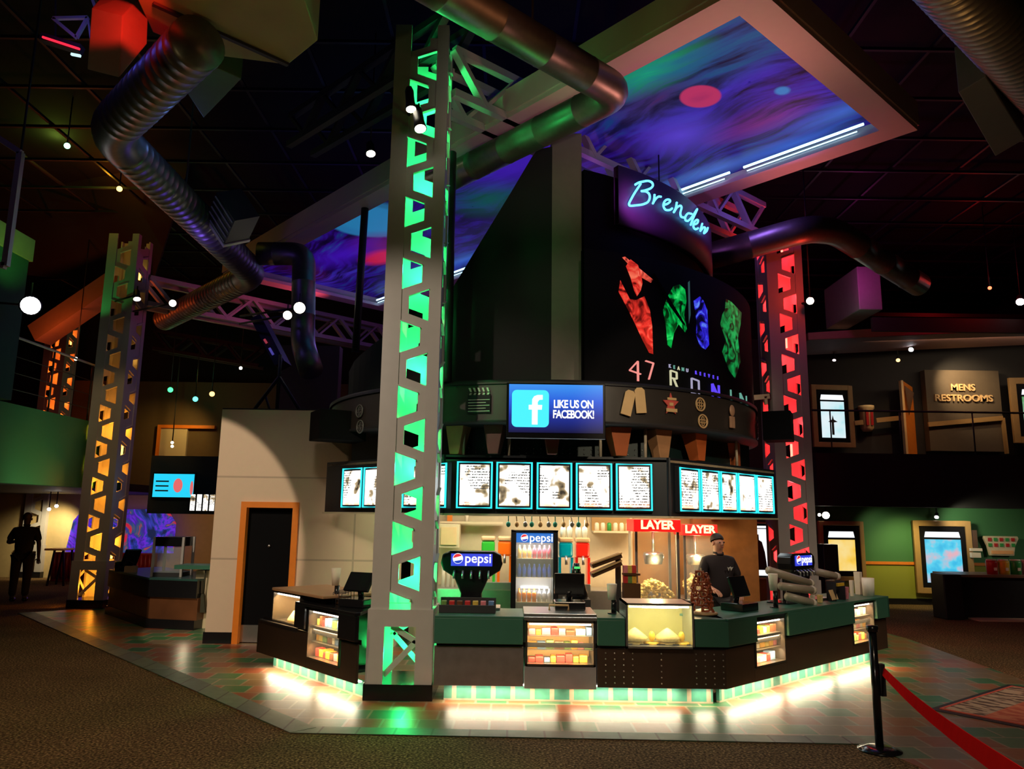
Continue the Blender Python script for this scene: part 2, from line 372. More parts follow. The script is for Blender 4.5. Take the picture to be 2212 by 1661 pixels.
    blob(795, 480, 0.85, 0.85, (0.03, 0.32, 0.75), 0.12, 1.0, False)
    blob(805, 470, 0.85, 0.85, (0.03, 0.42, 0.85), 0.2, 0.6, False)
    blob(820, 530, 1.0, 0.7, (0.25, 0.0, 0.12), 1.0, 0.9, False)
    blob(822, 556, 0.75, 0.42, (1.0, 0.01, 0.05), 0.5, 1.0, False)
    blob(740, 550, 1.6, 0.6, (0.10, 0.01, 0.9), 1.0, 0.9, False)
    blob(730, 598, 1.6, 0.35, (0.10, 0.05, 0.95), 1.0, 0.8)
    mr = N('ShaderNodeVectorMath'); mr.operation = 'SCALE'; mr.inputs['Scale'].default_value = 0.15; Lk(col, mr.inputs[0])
    Lk(mr.outputs[0], b.inputs['Base Color']); Lk(col, b.inputs['Emission Color']); b.inputs['Emission Strength'].default_value = 0.42  # mural is no lamp; its lit look is put in as emission
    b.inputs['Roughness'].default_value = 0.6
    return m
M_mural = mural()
pan = thing('ceiling_cloud_panel', 'huge tilted rectangular ceiling panel with a painted galaxy in a pale frame', 'ceiling panel')
pan.matrix_world = PM
M_frame = mat('frame_paint', (0.66, 0.48, 0.44), 0.6, var=0.04)
fw = 0.36
fb = MB()
fb.box(0, 0, 0, fw, PW, 0.07).box(PL-fw, 0, 0, PL, PW, 0.07).box(fw, 0, 0, PL-fw, fw, 0.07).box(fw, PW-fw, 0, PL-fw, PW, 0.07)
fb.box(-0.02, -0.02, 0.07, 0.06, PW+0.02, 0.42).box(PL-0.06, -0.02, 0.07, PL+0.02, PW+0.02, 0.42).box(0.06, -0.02, 0.07, PL-0.06, 0.06, 0.42).box(0.06, PW-0.06, 0.07, PL-0.06, PW+0.02, 0.42)
fb.build('panel_frame', M_frame, pan)
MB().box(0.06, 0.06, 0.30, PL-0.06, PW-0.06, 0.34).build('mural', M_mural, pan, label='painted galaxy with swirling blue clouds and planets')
M_neon = emat('neon_blue_white', (0.35, 0.75, 1.0), 4.0)
for i in range(6):
    x = 0.55 + i*2.1
    MB().tube([(x, PW-fw-0.03, 0.16), (x+1.85, PW-fw-0.03, 0.16)], 0.02).build('neon_tube', M_neon, pan)
    MB().tube([(x+0.1, PW-fw-0.02, 0.09), (x+1.8, PW-fw-0.02, 0.09)], 0.009).build('neon_tube', M_neon, pan)
for i in range(5):
    MB().bar((1.2 + i*2.8, 2.0, 0.3), (1.2+i*2.8, 2.0, 1.9), 0.03).build('hanger_rod', M_dark, pan)
light('cove_light', 'AREA', PM @ Vector((3.0, PW-0.6, -0.25)), 7, (0.30, 0.25, 1.0), PM @ Vector((2.8, 1.8, 1.3)), 3.5, sizey=0.15)
light('cove_light', 'AREA', PM @ Vector((9.0, PW-0.6, -0.25)), 5, (0.30, 0.25, 1.0), PM @ Vector((9.0, 1.8, 1.3)), 4.0, sizey=0.15)
light('pink_spot', 'SPOT', PM @ Vector((1.0, 1.2, -1.6)), 60, (1.0, 0.35, 0.30), PM @ Vector((1.2, 0.8, 0)), 0.1, 150, 0.9)
light('pink_spot', 'SPOT', PM @ Vector((12.6, 2.4, -0.9)), 55, (1.0, 0.10, 0.22), PM @ Vector((PL-0.1, 1.4, 0)), 0.08, 110, 0.8)
light('pink_spot', 'SPOT', PM @ Vector((1.8, 3.9, -1.2)), 26, (1.0, 0.3, 0.35), PM @ Vector((1.6, 3.9, 0)), 0.08, 110, 0.8)
light('purple_light', 'POINT', PM @ Vector((5.0, 3.2, -0.7)), 18, (0.6, 0.15, 1.0), None, 0.1)
light('purple_light', 'POINT', PM @ Vector((11.3, 3.0, -0.7)), 18, (0.35, 0.15, 1.0), None, 0.1)

# ================================================================ lattice columns
CH = 7.95
def panel_piece(mb, w_, z, M, flip, small=False):
    hw = 0.72*w_
    if small: hw = 0.56*w_
    P = [(hw, z), (w_, z), (w_, z+0.19), (w_-hw, z+0.275), (w_-hw, z+0.38), (0, z+0.38), (0, z+0.19), (hw, z+0.105)] if not small else [(hw, z), (w_, z), (w_, z+0.25), (w_-hw, z+0.315), (w_-hw, z+0.38), (0, z+0.38), (0, z+0.13), (hw, z+0.065)]
    if flip: P = [(w_-x, q) for x, q in P]
    mb.prism(P, 0.012, M)
    a, b = ((0, z+0.19), (hw, z+0.105)) if not flip else ((w_, z+0.19), (w_-hw, z+0.105))
    mb.bar((a[0], -0.015, a[1]), (b[0], -0.015, b[1]), 0.045, 0.012, M=M)
def column(x, y, rz, label, lamp, lcol, power, name='lattice_column', z1=CH, upper=None):
    t = thing(name, label, 'column', (x, y, 0), rz, 'lattice columns')
    W, PWd, PW2 = 0.66, 0.20, 0.14
    base = MB().box(-0.37, -0.37, 0, 0.37, 0.37, 0.17); base.build('plinth', M_gloss, t)
    bf = MB()
    for sx in (-1, 1):
        for sy in (-1, 1):
            bf.box(min(sx*0.355, sx*0.17), min(sy*0.355, sy*0.31), 0.17, max(sx*0.355, sx*0.17), max(sy*0.355, sy*0.31), 0.76)
            bf.box(min(sx*0.355, sx*0.31), min(sy*0.31, sy*0.17), 0.17, max(sx*0.355, sx*0.31), max(sy*0.31, sy*0.17), 0.76)
    bf.box(-0.355, -0.355, 0.76, 0.355, -0.31, 0.94).box(-0.355, 0.31, 0.76, 0.355, 0.355, 0.94).box(-0.355, -0.31, 0.76, -0.31, 0.31, 0.94).box(0.31, -0.31, 0.76, 0.355, 0.31, 0.94)
    bf.build('base_frame', M_offw, t)
    for sx in (-1, 1):
        for sy in (-1, 1):
            p = MB(); q = 0.33
            p.box(min(sx*q, sx*(q-PWd)) if sx < 0 else q-PW2, min(sy*q, sy*(q-0.03)), 0.94 if 1 else 0, (-(q-PWd)) if sx < 0 else q, max(sy*q, sy*(q-0.03)), z1)
            p.box(min(sx*q, sx*(q-0.03)), min(sy*(q-0.03), sy*(q-0.13)), 0.94, max(sx*q, sx*(q-0.03)), max(sy*(q-0.03), sy*(q-0.13)), z1)
            p.build('corner_post', M_offw, t)
    for side in range(4):
        mb = MB(); Mr = Matrix.Rotation(side*PI/2, 4, 'Z')
        a, w_ = (-0.13-0.005, 0.325) if side % 2 == 0 else (-0.2, 0.40)
        if side == 2: a = -0.19
        z = 0.94; k = 0
        while z < z1 - 0.4:
            panel_piece(mb, w_, z, Mr @ Matrix.Translation((a, -0.315, 0)), k % 2 == 1, side > 0); z += 0.38; k += 1
        # the slanting brace inside the base
        mb.bar((-0.17, -0.29, 0.25), (0.17, -0.29, 0.6), 0.012, 0.06, M=Mr); mb.bar((0.17, -0.29, 0.6), (-0.1, -0.29, 0.76), 0.012, 0.06, M=Mr)
        mb.build('lattice_panel', M_offw, t)
    for zz in (1.1, 3.2, 5.3, 7.2):
        if zz > z1: break
        MB().tube([(0.16, 0.2, zz-0.14), (0.16, 0.2, zz+0.14)], 0.022).build('lamp_tube', lamp, t)
    zs = (0.42, 1.3, 2.5, 3.7, 4.9, 6.1, 7.2)
    for zz in zs:
        if zz > z1: continue
        c = lcol
        if upper and zz > upper[0]: 
            if upper[1] is None: continue
            c = upper[1]
        l = light('column_lamp', 'POINT', (0, 0.0, zz), power, c, None, 0.05, parent=t)
    return t
L_grn = emat('green_lamp', (0.1, 1.0, 0.3), 6); L_red = emat('red_lamp', (1.0, 0.12, 0.08), 6); L_amb = emat('amber_lamp', (1.0, 0.5, 0.08), 5)
colA = column(-1.17, 8.92, 0, 'tall pale steel lattice column glowing green inside, front of the counter', L_grn, (0.02, 1.0, 0.20), 24)
colB = column(5.02, 13.9, 0, 'pale lattice column lit red inside, behind the right end of the counter', L_red, (1.0, 0.025, 0.03), 26, z1=7.2)
colC = column(-8.55, 16.3, 0, 'pale lattice column glowing amber low down, left of the white wall', L_amb, (1.0, 0.33, 0.02), 15, upper=(4.2, None))
colD = column(-14.0, 23.2, 0, 'far orange lit lattice column behind the green balcony front', L_amb, (1.0, 0.14, 0.01), 15)
light('column_spot', 'SPOT', (-6.5, 11.0, 7.0), 160, (1.0, 0.62, 0.25), (-8.5, 16.0, 3.0), 0.1, 34, 0.6)
light('green_spot', 'SPOT', (-9.3, 15.3, 5.6), 16, (0.05, 1.0, 0.15), (-8.4, 16.2, 7.6), 0.05, 60, 0.6)

# ================================================================ trusses
def truss(name, label, a, b, h, n, m, depth=0.45, group='roof trusses'):
    t = thing(name, label, 'truss', (0, 0, 0), 0, group)
    a = Vector(a); b = Vector(b); d = (b-a); s = Vector((-d.y, d.x, 0)).normalized()*depth
    up = Vector((0, 0, h))
    for off in (Vector(), s):
        MB().bar(a+off, b+off, 0.10).build('chord', m, t); MB().bar(a+up+off, b+up+off, 0.10).build('chord', m, t)
        for k in range(n):
            p = a + d*(k/n) + off; q = a + d*((k+0.5)/n) + off; r_ = a + d*((k+1)/n) + off
            MB().bar(p+up, q, 0.11, 0.07).build('web_bar', m, t); MB().bar(q, r_+up, 0.07, 0.05).build('web_bar', m, t)
    return t
truss('roof_truss', 'white painted steel truss from the green column toward the red column', (-0.8, 8.95, 7.25), (4.75, 13.75, 7.25), 0.6, 7, M_offw)
truss('roof_truss', 'steel truss lit violet, running from the amber column behind the panel', (-8.2, 16.6, 6.55), (-2.9, 21.6, 6.55), 0.6, 6, M_offw)
truss('roof_truss', 'dim grey steel truss crossing behind the tall vertical duct', tuple(D(330, 752, 23)), tuple(D(560, 790, 23)), 0.55, 3, M_dark)
truss('roof_truss', 'dark steel truss crossing behind the neon name sign', (-0.6, 9.3, 7.9), (-3.4, 12.0, 7.9), 0.5, 4, M_dark)
light('violet_spot', 'SPOT', (1.6, 9.3, 5.9), 60, (0.9, 0.15, 1.0), (2.4, 11.8, 7.4), 0.08, 70, 0.7)
light('white_spot', 'SPOT', (0.0, 6.0, 5.0), 60, (1.0, 0.85, 0.7), (0.2, 9.9, 7.5), 0.08, 50, 0.7)

# ================================================================ ducts
def duct(label, pts, r, rad=0.5, step=0.16, straps=()):
    t = thing('air_duct', label, 'duct', (0, 0, 0), 0, 'round ducts')
    path = smooth_path(pts, 6, rad)
    dense = [path[0]]; rs = [r]
    for i in range(len(path)-1):
        d = path[i+1]-path[i]; n = int(d.length/step)
        for k in range(n):
            for q_, rr in ((-0.012, r), (-0.006, r*1.018), (0.006, r*1.018), (0.012, r)):
                dense.append(path[i] + d*((k+0.5)/n) + d.normalized()*q_); rs.append(rr)
        dense.append(path[i+1]); rs.append(r)
    MB().tube(dense, rs, 24).build('pipe', M_galv, t)
    for s_ in straps:
        p = Vector(s_); MB().bar(p, (p.x, p.y, 9.0), 0.02).build('hanger_strap', M_dark, t)
    return t
duct('long round metal duct with a sharp elbow in front of the galaxy panel',
     [Zp(890, -60, 6.75), Zp(1335, 200, 6.75), Zp(930, 405, 6.75)], 0.195, 0.22, 0.6, [Zp(1150, 70, 6.8)])
duct('fat spiral duct with two bends, upper left under the ceiling',
     [Zp(430, 90, 6.6), Zp(235, 285, 6.6), Zp(548, 592, 6.6), Zp(355, 690, 6.6)], 0.27, 0.4, 0.16, [Zp(400, 420, 6.7)])
duct('vertical round duct dropping behind the white wall', [D(560, 548, 14), D(657, 548, 14), D(654, 745, 14), D(672, 800, 13.6)], 0.22, 0.25, 0.5)
duct('bent round duct lit violet and red above the red column', [D(1535, 553, 13.2), D(1745, 494, 12.7), D(1805, 500, 13.2), D(1985, 615, 15.2)], 0.24, 0.3, 0.9)
duct('wide flexible ribbed duct in the top right corner', [Zp(2000, -130, 6.4), Zp(2330, 260, 6.4)], 0.32, 0.4, 0.09)
light('duct_spot', 'POINT', D(1670, 440, 12.3), 14, (0.3, 0.15, 1.0), None, 0.1)
light('duct_spot', 'POINT', D(1770, 600, 12.8), 12, (1.0, 0.05, 0.03), None, 0.1)
light('duct_spot', 'POINT', D(400, 300, 9.5), 3, (0.15, 0.3, 1.0), None, 0.1)
light('duct_spot', 'POINT', D(440, 570, 12.0), 6, (0.2, 0.1, 1.0), None, 0.1)
light('duct_spot', 'POINT', D(1180, 330, 7.4), 3.5, (0.05, 1.0, 0.1), None, 0.1)
light('duct_spot', 'POINT', D(1150, 0, 6.0), 7, (1.0, 0.35, 0.15), None, 0.1)
light('duct_spot', 'POINT', D(2080, 260, 6.0), 4, (1.0, 0.5, 0.15), None, 0.1)

def box_poly(name, label, cat, pxs, z, h, m, bevel=0.01):
    P = [Zp(x, y, z) for x, y in pxs]
    o = MB().slab([(p.x, p.y) for p in P], z, z+h).build(name, m, bevel=bevel); return tag(o, label, cat)
M_duct2 = mat('beige_duct_board', (0.44, 0.32, 0.12), 0.6, var=0.15, scale=3)
t = thing('ceiling_cloud', 'large beige angular ceiling baffle in the top left', 'ceiling baffle')
P = [Zp(x, y, 6.9) for x, y in ((270, -60), (640, -60), (686, 88), (622, 140), (450, 118), (330, 70))]
MB().slab([(p.x, p.y) for p in P], 6.9, 7.4).build('baffle_board', M_duct2, t, bevel=0.01)
a, b = Zp(330, 8, 6.88), Zp(622, 140, 6.88); MB().bar(a, b, 0.05, 0.03).build('seam_strip', M_dark, t)
light('baffle_spot', 'SPOT', (-5.0, 4.0, 4.0), 26, (1.0, 0.8, 0.4), (-3.9, 5.4, 6.9), 0.1, 90, 0.9)
box_poly('duct_box', 'dark square duct box beside the beige baffle', 'duct', ((380, 165), (440, 135), (522, 170), (440, 255)), 6.9, 0.5, mat('dark_beige', (0.10, 0.09, 0.06), 0.6))
box_poly('duct_box', 'square duct box hanging in the top right corner', 'duct', ((2070, 200), (2130, 165), (2215, 300), (2150, 338)), 6.2, 0.5, mat('dark_beige', (0.1, 0.09, 0.06), 0.6))
t = thing('loudspeaker', 'boxy hanging loudspeaker lit red with a grey underside', 'loudspeaker')
q = [D(230, 95, 7.0), D(318, 95, 7.0), D(258, 168, 6.6), D(188, 150, 6.6)]
up = Vector((-0.12, 0.15, 0.75))
MB().add([*q, *[p+up for p in q]], [(0, 1, 2, 3), (7, 6, 5, 4), (0, 4, 5, 1), (1, 5, 6, 2), (2, 6, 7, 3), (3, 7, 4, 0)]).build('cabinet', mat('speaker_grey', (0.25, 0.23, 0.2), 0.6), t, bevel=0.01)
MB().bar(q[0]+up, (q[0].x, q[0].y, 9.0), 0.03).build('hanger_rod', M_dark, t)
light('red_spot', 'SPOT', tuple(D(330, -60, 6.2)), 60, (1, 0.02, 0.01), tuple(D(255, 40, 6.9)), 0.05, 70, 0.5)
# air diffuser beside the duct
t = thing('air_diffuser', 'rectangular white grille hanging beside the left duct', 'air vent')
MF = Matrix.Translation(D(503, 468, 11.5)) @ Matrix.Rotation(R(-35), 4, 'Y') @ Matrix.Rotation(R(-50), 4, 'Z')
MB(MF).box(-0.3, -0.22, -0.28, 0.3, 0.22, 0.28).build('diffuser_box', M_dark, t)
MB(MF).box(-0.34, -0.24, -0.30, -0.28, 0.24, 0.30).build('flange', M_white, t)
gr = MB(MF)
for k in range(5): gr.box(-0.26+k*0.12, -0.235, -0.26, -0.24+k*0.12, -0.22, 0.26)
gr.build('grille', M_offw, t)
# blue lit struts in the far top left
t = thing('unistrut_bracket', 'small triangular steel bracket glowing blue, far top left', 'bracket')
pts = [D(115, 40, 8), D(190, 38, 8), D(165, 82, 8)]
for i in range(3): MB().bar(pts[i], pts[(i+1) % 3], 0.035).build('strut', M_offw, t)
MB().bar(D(190, -30, 8), D(208, 20, 8), 0.035).build('strut', M_offw, t)
MB().bar(D(190, 38, 8), D(200, 110, 8), 0.02).build('strut', M_offw, t)
light('blue_lamp', 'POINT', tuple(D(165, 50, 7.5)), 4, (0.1, 0.1, 1.0), None, 0.05)
t = thing('striplight', 'slim hanging strip light with a red glowing edge, top left', 'ceiling light')
MB().bar(D(92, 82, 8), D(176, 108, 8), 0.10, 0.09).build('housing', M_dark, t)
MB().bar(D(92, 80, 7.9), D(172, 106, 7.9), 0.02).build('red_edge', emat('red_edge', (1, 0.02, 0.05), 1.5), t)
MB().bar(D(154, 117, 7.9), D(174, 121, 7.9), 0.025).build('white_lamp', emat('pale_lamp', (0.6, 0.9, 1), 1.2), t)
MB().bar(D(120, 88, 8), D(120, -60, 8), 0.015).build('hanger_rod', M_dark, t)
# ================================================================ the concession stand
class Sec:
    def __init__(s, a, b):
        s.a = Vector((*a, 0)); s.b = Vector((*b, 0)); d = s.b - s.a; s.L = d.length; s.ang = math.atan2(d.y, d.x)
        s.n = Vector((-math.sin(s.ang), math.cos(s.ang), 0)); s.x = d.normalized(); s.M = frame(s.a, s.ang)
    def at(s, px, py, off=0.0):     # local x and z of the photo point on the plane parallel to the front at inward offset off
        p = onplane(px, py, s.a + s.n*off, s.n); return (p - s.a).dot(s.x), p.z
    def w(s, x, y, z=0.0): return s.M @ Vector((x, y, z))
FR = Sec((-0.785, 8.45), (2.30, 8.45)); RT = Sec((2.30, 8.45), (5.35, 11.25)); LF = Sec((-3.22, 10.25), (-1.6, 8.45))
M_strip = emat('strip_lamp', (1.0, 0.93, 0.78), 9)
def dots(mb, x0, x1, z0, z1, nx, nz, y=-0.004, r=0.008):
    for i in range(nx):
        for k in range(nz):
            mb.cyl((0, 0, 0), r, 0.006, 6, M=Matrix.Translation((x0+(x1-x0)*i/max(1, nx-1), y, z0+(z1-z0)*k/max(1, nz-1))) @ Matrix.Rotation(PI/2, 4, 'X'))
def counter(sec, label, gaps, bands, Mlow, endcap=False):
    t = thing('concession_counter', label, 'counter', sec.a, sec.ang, 'counter runs of the island stand')
    L = sec.L
    e0 = 0.0; 
    MB().box(0.1 if sec is not RT else 0.14, 0.18, 0, L-0.1, 0.22, 0.17).build('kick_tile', M_kick, t)
    E_ = L - (0.62 if sec is LF else 0)
    MB().box(0, 0.22, 0.16, E_, 0.68, 0.19).build('cabinet_floor', M_dark, t)
    lo = [(a, b) for a, b in Mlow]
    for a, b, m in [(x[0], x[1], x[2]) for x in gaps]:
        MB().box(a, 0.0, 0.19, b, 0.03, 0.59).build('cabinet_panel', m, t, bevel=0.004)
    MB().box(0.02, 0.04, 0.58, L, 0.05, 0.63).build('shadow_gap', M_gloss, t)
    for a, b, m in bands: MB().box(a, -0.05, 0.62, b, 0.0, 0.88).build('fascia_band', m, t, bevel=0.004)
    MB().box(0, 0.62, 0.19, E_, 0.68, 0.86).build('rear_panel', M_dark, t)
    x = 0.15
    while x < L - 0.3:
        e = min(x+1.15, L-0.12)
        MB().box(x, 0.12, 0.172, e, 0.15, 0.186).build('strip_lamp', M_strip, t)
        l = light('kick_light', 'AREA', ((x+e)/2, 0.09, 0.165), 9*(e-x), (1.0, 0.82, 0.55), None, e-x, sizey=0.05, parent=t); l.rotation_euler = (R(-14), 0, 0)
        x = e + 0.16
    return t
X = lambda sec, px, py=1400, off=0: sec.at(px, py, off)[0]
f1, f2, f3 = X(FR, 1131), X(FR, 1290), X(FR, 1350, 1350, -0.05)
f4 = X(FR, 1501, 1350, -0.05)
M_bpan = mat('worn_steel_panel', (0.26, 0.24, 0.24), 0.3, 0.5, var=0.35, scale=7)
cF = counter(FR, 'front run of the counter with teal band, steel panel and rivet dots', [(0.0, f1, M_bpan), (f2, FR.L, M_brown)], [(0.0, f1-0.01, M_teal), (f2, f3, M_teal), (f4, FR.L+0.03, M_teal)], [])
MB().box(0, -0.05, 0.88, f1, 0.68, 0.905).build('worktop', M_teal, cF, bevel=0.004)
MB().box(f2, -0.05, 0.88, f3, 0.68, 0.905).build('worktop', M_teal, cF, bevel=0.004)
MB().box(f4, -0.05, 0.88, FR.L, 0.68, 0.905).build('worktop', M_teal, cF, bevel=0.004)
MB().box(f1, 0.02, 0.9, f2, 0.68, 0.93).build('steel_top', M_steel, cF, bevel=0.004)
dm = MB()
for a in (1308, 1428, 1503): 
    xx = X(FR, a); n = 4 if a != 1428 else 1
    dots(dm, xx, xx+0.055*5.2 if n > 1 else xx, 0.24, 0.54, n, 6)
dm.build('rivet_dots', M_steel, cF)
r1, r2, r3, r4 = X(RT, 1629), X(RT, 1698), X(RT, 1840, 1350), X(RT, 1889, 1350)
cR = counter(RT, 'right run of the counter with bright teal band and brown panels', [(0.0, r1, M_brown), (r2, r3, M_brown), (r4, RT.L, M_brown)], [(-0.02, r1, M_teal), (r2, r3, M_teal), (r4, RT.L+0.04, M_teal)], [])
MB().box(0, -0.05, 0.88, RT.L+0.04, 0.70, 0.905).build('worktop', M_teal, cR, bevel=0.004)
MB().box(RT.L, 0, 0.19, RT.L+0.03, 0.68, 0.6).build('end_panel', M_brown, cR)
MB().box(RT.L, -0.05, 0.62, RT.L+0.04, 0.70, 0.88).build('end_band', M_teal, cR)
MB().box(RT.L-0.1, 0.2, 0, RT.L-0.06, 0.68, 0.17).build('kick_tile', M_kick, cR)
l1, l2 = X(LF, 663, 1380), X(LF, 737, 1380)
M_brk = mat('black_brown_laminate', (0.035, 0.02, 0.015), 0.35, var=0.2)
cL = counter(LF, 'left run of the counter, dark, stepping down beside the orange door', [(0.0, l1, M_brk), (l2, LF.L, M_brk)], [(l1-0.25, l1, M_gloss), (l2, LF.L+0.02, M_gloss)], [])
MB().slab([(l1-0.25, -0.05), (LF.L, -0.05), (LF.L, 0.02), (LF.L-0.62, 0.68), (l1-0.25, 0.68)], 0.88, 0.915).build('worktop', M_gloss, cL, bevel=0.004)
MB().box(-0.02, 0, 0.55, l1-0.25, 0.68, 0.60).build('low_ledge', M_dark, cL)
MB().box(-0.03, 0, 0.19, 0.0, 0.68, 0.6).build('end_panel', M_brk, cL)

# ---- display cases
M_case = mat('case_interior', (0.85, 0.62, 0.30), 0.5, var=0.1)
M_trimm = mat('case_trim', (0.08, 0.07, 0.06), 0.3, 0.5)
packs = [mat('wrap_'+n, c, 0.35, var=0.35, scale=25) for n, c in (('crimson', (0.6, 0.04, 0.04)), ('amber', (0.85, 0.45, 0.05)), ('ivory', (0.85, 0.8, 0.65)), ('cocoa', (0.16, 0.06, 0.03)), ('mustard', (0.75, 0.55, 0.1)), ('moss', (0.15, 0.3, 0.08)), ('sky', (0.15, 0.3, 0.6)), ('rose', (0.8, 0.25, 0.3)))]
pn = ['crimson', 'amber', 'ivory', 'cocoa', 'mustard', 'moss', 'blue', 'rose']
def case(sec, x0, x1, z0, z1, depth, label, nsh, power, y0=-0.01, frame_m=None, name='display_case', items=True, gname='', where='', col=(1.0, 0.62, 0.26), inner=None):
    t = thing(name, label, 'display case', sec.a, sec.ang, 'lit display cases of the stand')
    fm = frame_m or M_trimm; e = 0.02
    s = MB(); s.box(x0, y0, z0, x0+e, y0+depth, z1).box(x1-e, y0, z0, x1, y0+depth, z1).box(x0, y0, z0, x1, y0+depth, z0+e).box(x0, y0, z1-e, x1, y0+depth, z1)
    s.build('case_frame', fm, t)
    MB().box(x0+e, y0+depth-0.02, z0+e, x1-e, y0+depth, z1-e).build('back_board', inner or M_case, t)
    MB().box(x0+e, y0+0.005, z0+e, x1-e, y0+0.010, z1-e).build('glass_pane', M_glass, t)
    H = (z1-z0-2*e)/nsh
    for k in range(1, nsh): MB().box(x0+e, y0+0.05, z0+e+H*k-0.006, x1-e, y0+depth-0.02, z0+e+H*k).build('shelf', M_steel, t)
    MB().tube([(x0+e+0.02, y0+0.05, z1-e-0.02), (x1-e-0.02, y0+0.05, z1-e-0.02)], 0.009, 8).build('lamp_tube', M_strip, t)
    for k in range(nsh):
        zc = z0+e+H*(k+1)-0.04
        light('case_lamp', 'AREA', ((x0+x1)/2, y0+0.04, zc), power*2.0/nsh, col, None, (x1-x0)*0.9, sizey=0.03, parent=t).rotation_euler = (R(35), 0, 0)
    if items:
        for k in range(nsh):
            x = x0+e+0.015; j = 0
            while x < x1-e-0.05:
                wd = random.uniform(0.05, 0.11); wd = min(wd, x1-e-x-0.006); hh = random.uniform(0.3, 0.62)*H; q = random.randrange(8)
                mb = MB(); zb = z0+e+H*k+0.0005
                mb.box(x, y0+0.10, zb, x+wd, y0+0.10+random.uniform(0.06, 0.16), zb+hh)
                o = mb.build('candy_packet', packs[q], None, bevel=0.006); o.matrix_world = sec.M
                lv = ['bottom', 'lower middle', 'upper middle', 'top'][k if nsh == 4 else (k if nsh < 3 and k == 0 else (k*3//(nsh-1) if nsh > 1 else 0))]
                tag(o, f'{pn[q]} sweet packet on the {lv} shelf of the {where}', 'packet', f'packets on the {lv} shelf of the {where}')
                x += wd + 0.008; j += 1
    return t
case(FR, f1+0.02, f2-0.02, 0.40, 0.86, 0.5, 'wide low sweets case in the front counter on a steel base', 3, 9, where='front low case')
tb = MB().box(f1+0.01, 0.0, 0.17, f2-0.01, 0.5, 0.395).build('case_base', mat('brushed_steel', (0.45, 0.45, 0.5), 0.35, 0.5, var=0.25, scale=5), cF, bevel=0.004)
MB().box(f1, -0.015, 0.865, f2, 0.02, 0.9).build('steel_edge', M_steel, cF, bevel=0.004)
case(RT, r1+0.015, r2-0.015, 0.33, 0.84, 0.45, 'upright sweets case left of the bright teal band, right run', 3, 9, where='first case of the right run')
case(RT, r3+0.01, r4-0.01, 0.33, 0.86, 0.45, 'upright sweets case near the far right end, behind the belt post', 3, 9, where='last case of the right run')
case(LF, l1+0.015, l2-0.015, 0.30, 0.86, 0.45, 'upright sweets case in the left run beside the green column', 3, 9, where='case of the left run')
MB().box(r1, 0, 0.19, r2, 0.03, 0.325).build('cabinet_panel', M_brown, cR); MB().box(r3, 0, 0.19, r4, 0.03, 0.325).build('cabinet_panel', M_brown, cR)
MB().box(l1, 0, 0.19, l2, 0.03, 0.295).build('cabinet_panel', M_brk, cL)
# ---- warm case cut into the top of the front counter, with pizza and pretzels
hx0, hx1 = f3+0.01, f4-0.01
case(FR, hx0, hx1, 0.60, 1.06, 0.5, 'heated glass case with hot snacks on the front counter', 1, 3.2, y0=-0.06, frame_m=M_steel, name='hot_food_case', items=False, col=(1.0, 0.9, 0.5), inner=mat('olive_back', (0.40, 0.36, 0.12), 0.6))
MB(FR.M).tube([(hx0+0.18, -0.03, 1.02), (hx1-0.16, -0.03, 1.02)], 0.013, 8).build('case_tube_light', emat('tube_white', (1, 0.98, 0.9), 6), bpy.data.objects['hot_food_case'], loc=None)
bpy.data.objects['case_tube_light'].parent = None; tag(bpy.data.objects['case_tube_light'], 'bright white tube light inside the top of the heated case', 'light')
for i, (dx, m) in enumerate(((0.12, M_popc), (0.30, M_yel), (0.47, M_popc), (0.62, M_yel))):
    mb = MB(FR.M); x = hx0 + dx
    if i % 2 == 0: mb.lathe([(0.0, 0.13), (0.03, 0.115), (0.14, 0.03), (0.12, 0.0), (0, 0)], 14, M=Matrix.Translation((x, 0.12, 0.66))); 
    else: mb.ball((x, 0.1, 0.70), 0.035, 0.03, 0.055)
    mb.cyl((x, 0.12, 0.622), 0.09, 0.02, 16)
    tag(mb.build('hot_snack', m), ['pale mound of snack at the left in the heated case', 'small orange snack just right of the left mound', 'wide pale mound right of centre in the heated case', 'small orange snack at the right of the heated case'][i], 'food', 'hot snacks in the heated case')
MB(FR.M).box(hx0+0.03, -0.03, 0.621, hx1-0.03, 0.35, 0.66)
# ---- small lit case on the low end of the left run and its tan housing
c0, _ = LF.at(592, 1300, 0.05); c1, _ = LF.at(652, 1300, 0.05)
case(LF, c0, c1, 0.605, 0.98, 0.4, 'small glowing popcorn case at the low end of the left run', 1, 9, y0=0.03, name='popcorn_case', items=False)
o = MB(LF.M).lathe([(0, 0.16), (0.08, 0.12), (0.14, 0.03), (0.15, 0), (0, 0)], 14, M=Matrix.Translation(((c0+c1)/2, 0.22, 0.627))).build('popcorn_pile', M_popc)
tag(o, 'pile of popcorn inside the small glowing case of the left run', 'popcorn', kind='stuff')
t = thing('counter_hood', 'dark square hood unit with a tan top behind the small popcorn case', 'cabinet')
MB(LF.M).box(c1+0.02, 0.36, 0.605, c1+0.55, 0.72, 0.99).build('hood_body', mat('hood_brown', (0.09, 0.07, 0.05), 0.5), t, bevel=0.01)
MB(LF.M).box(c0+0.02, 0.0, 0.985, c1+0.6, 0.78, 1.02).build('hood_top', mat('hood_tan', (0.45, 0.25, 0.13), 0.4), t, bevel=0.008)

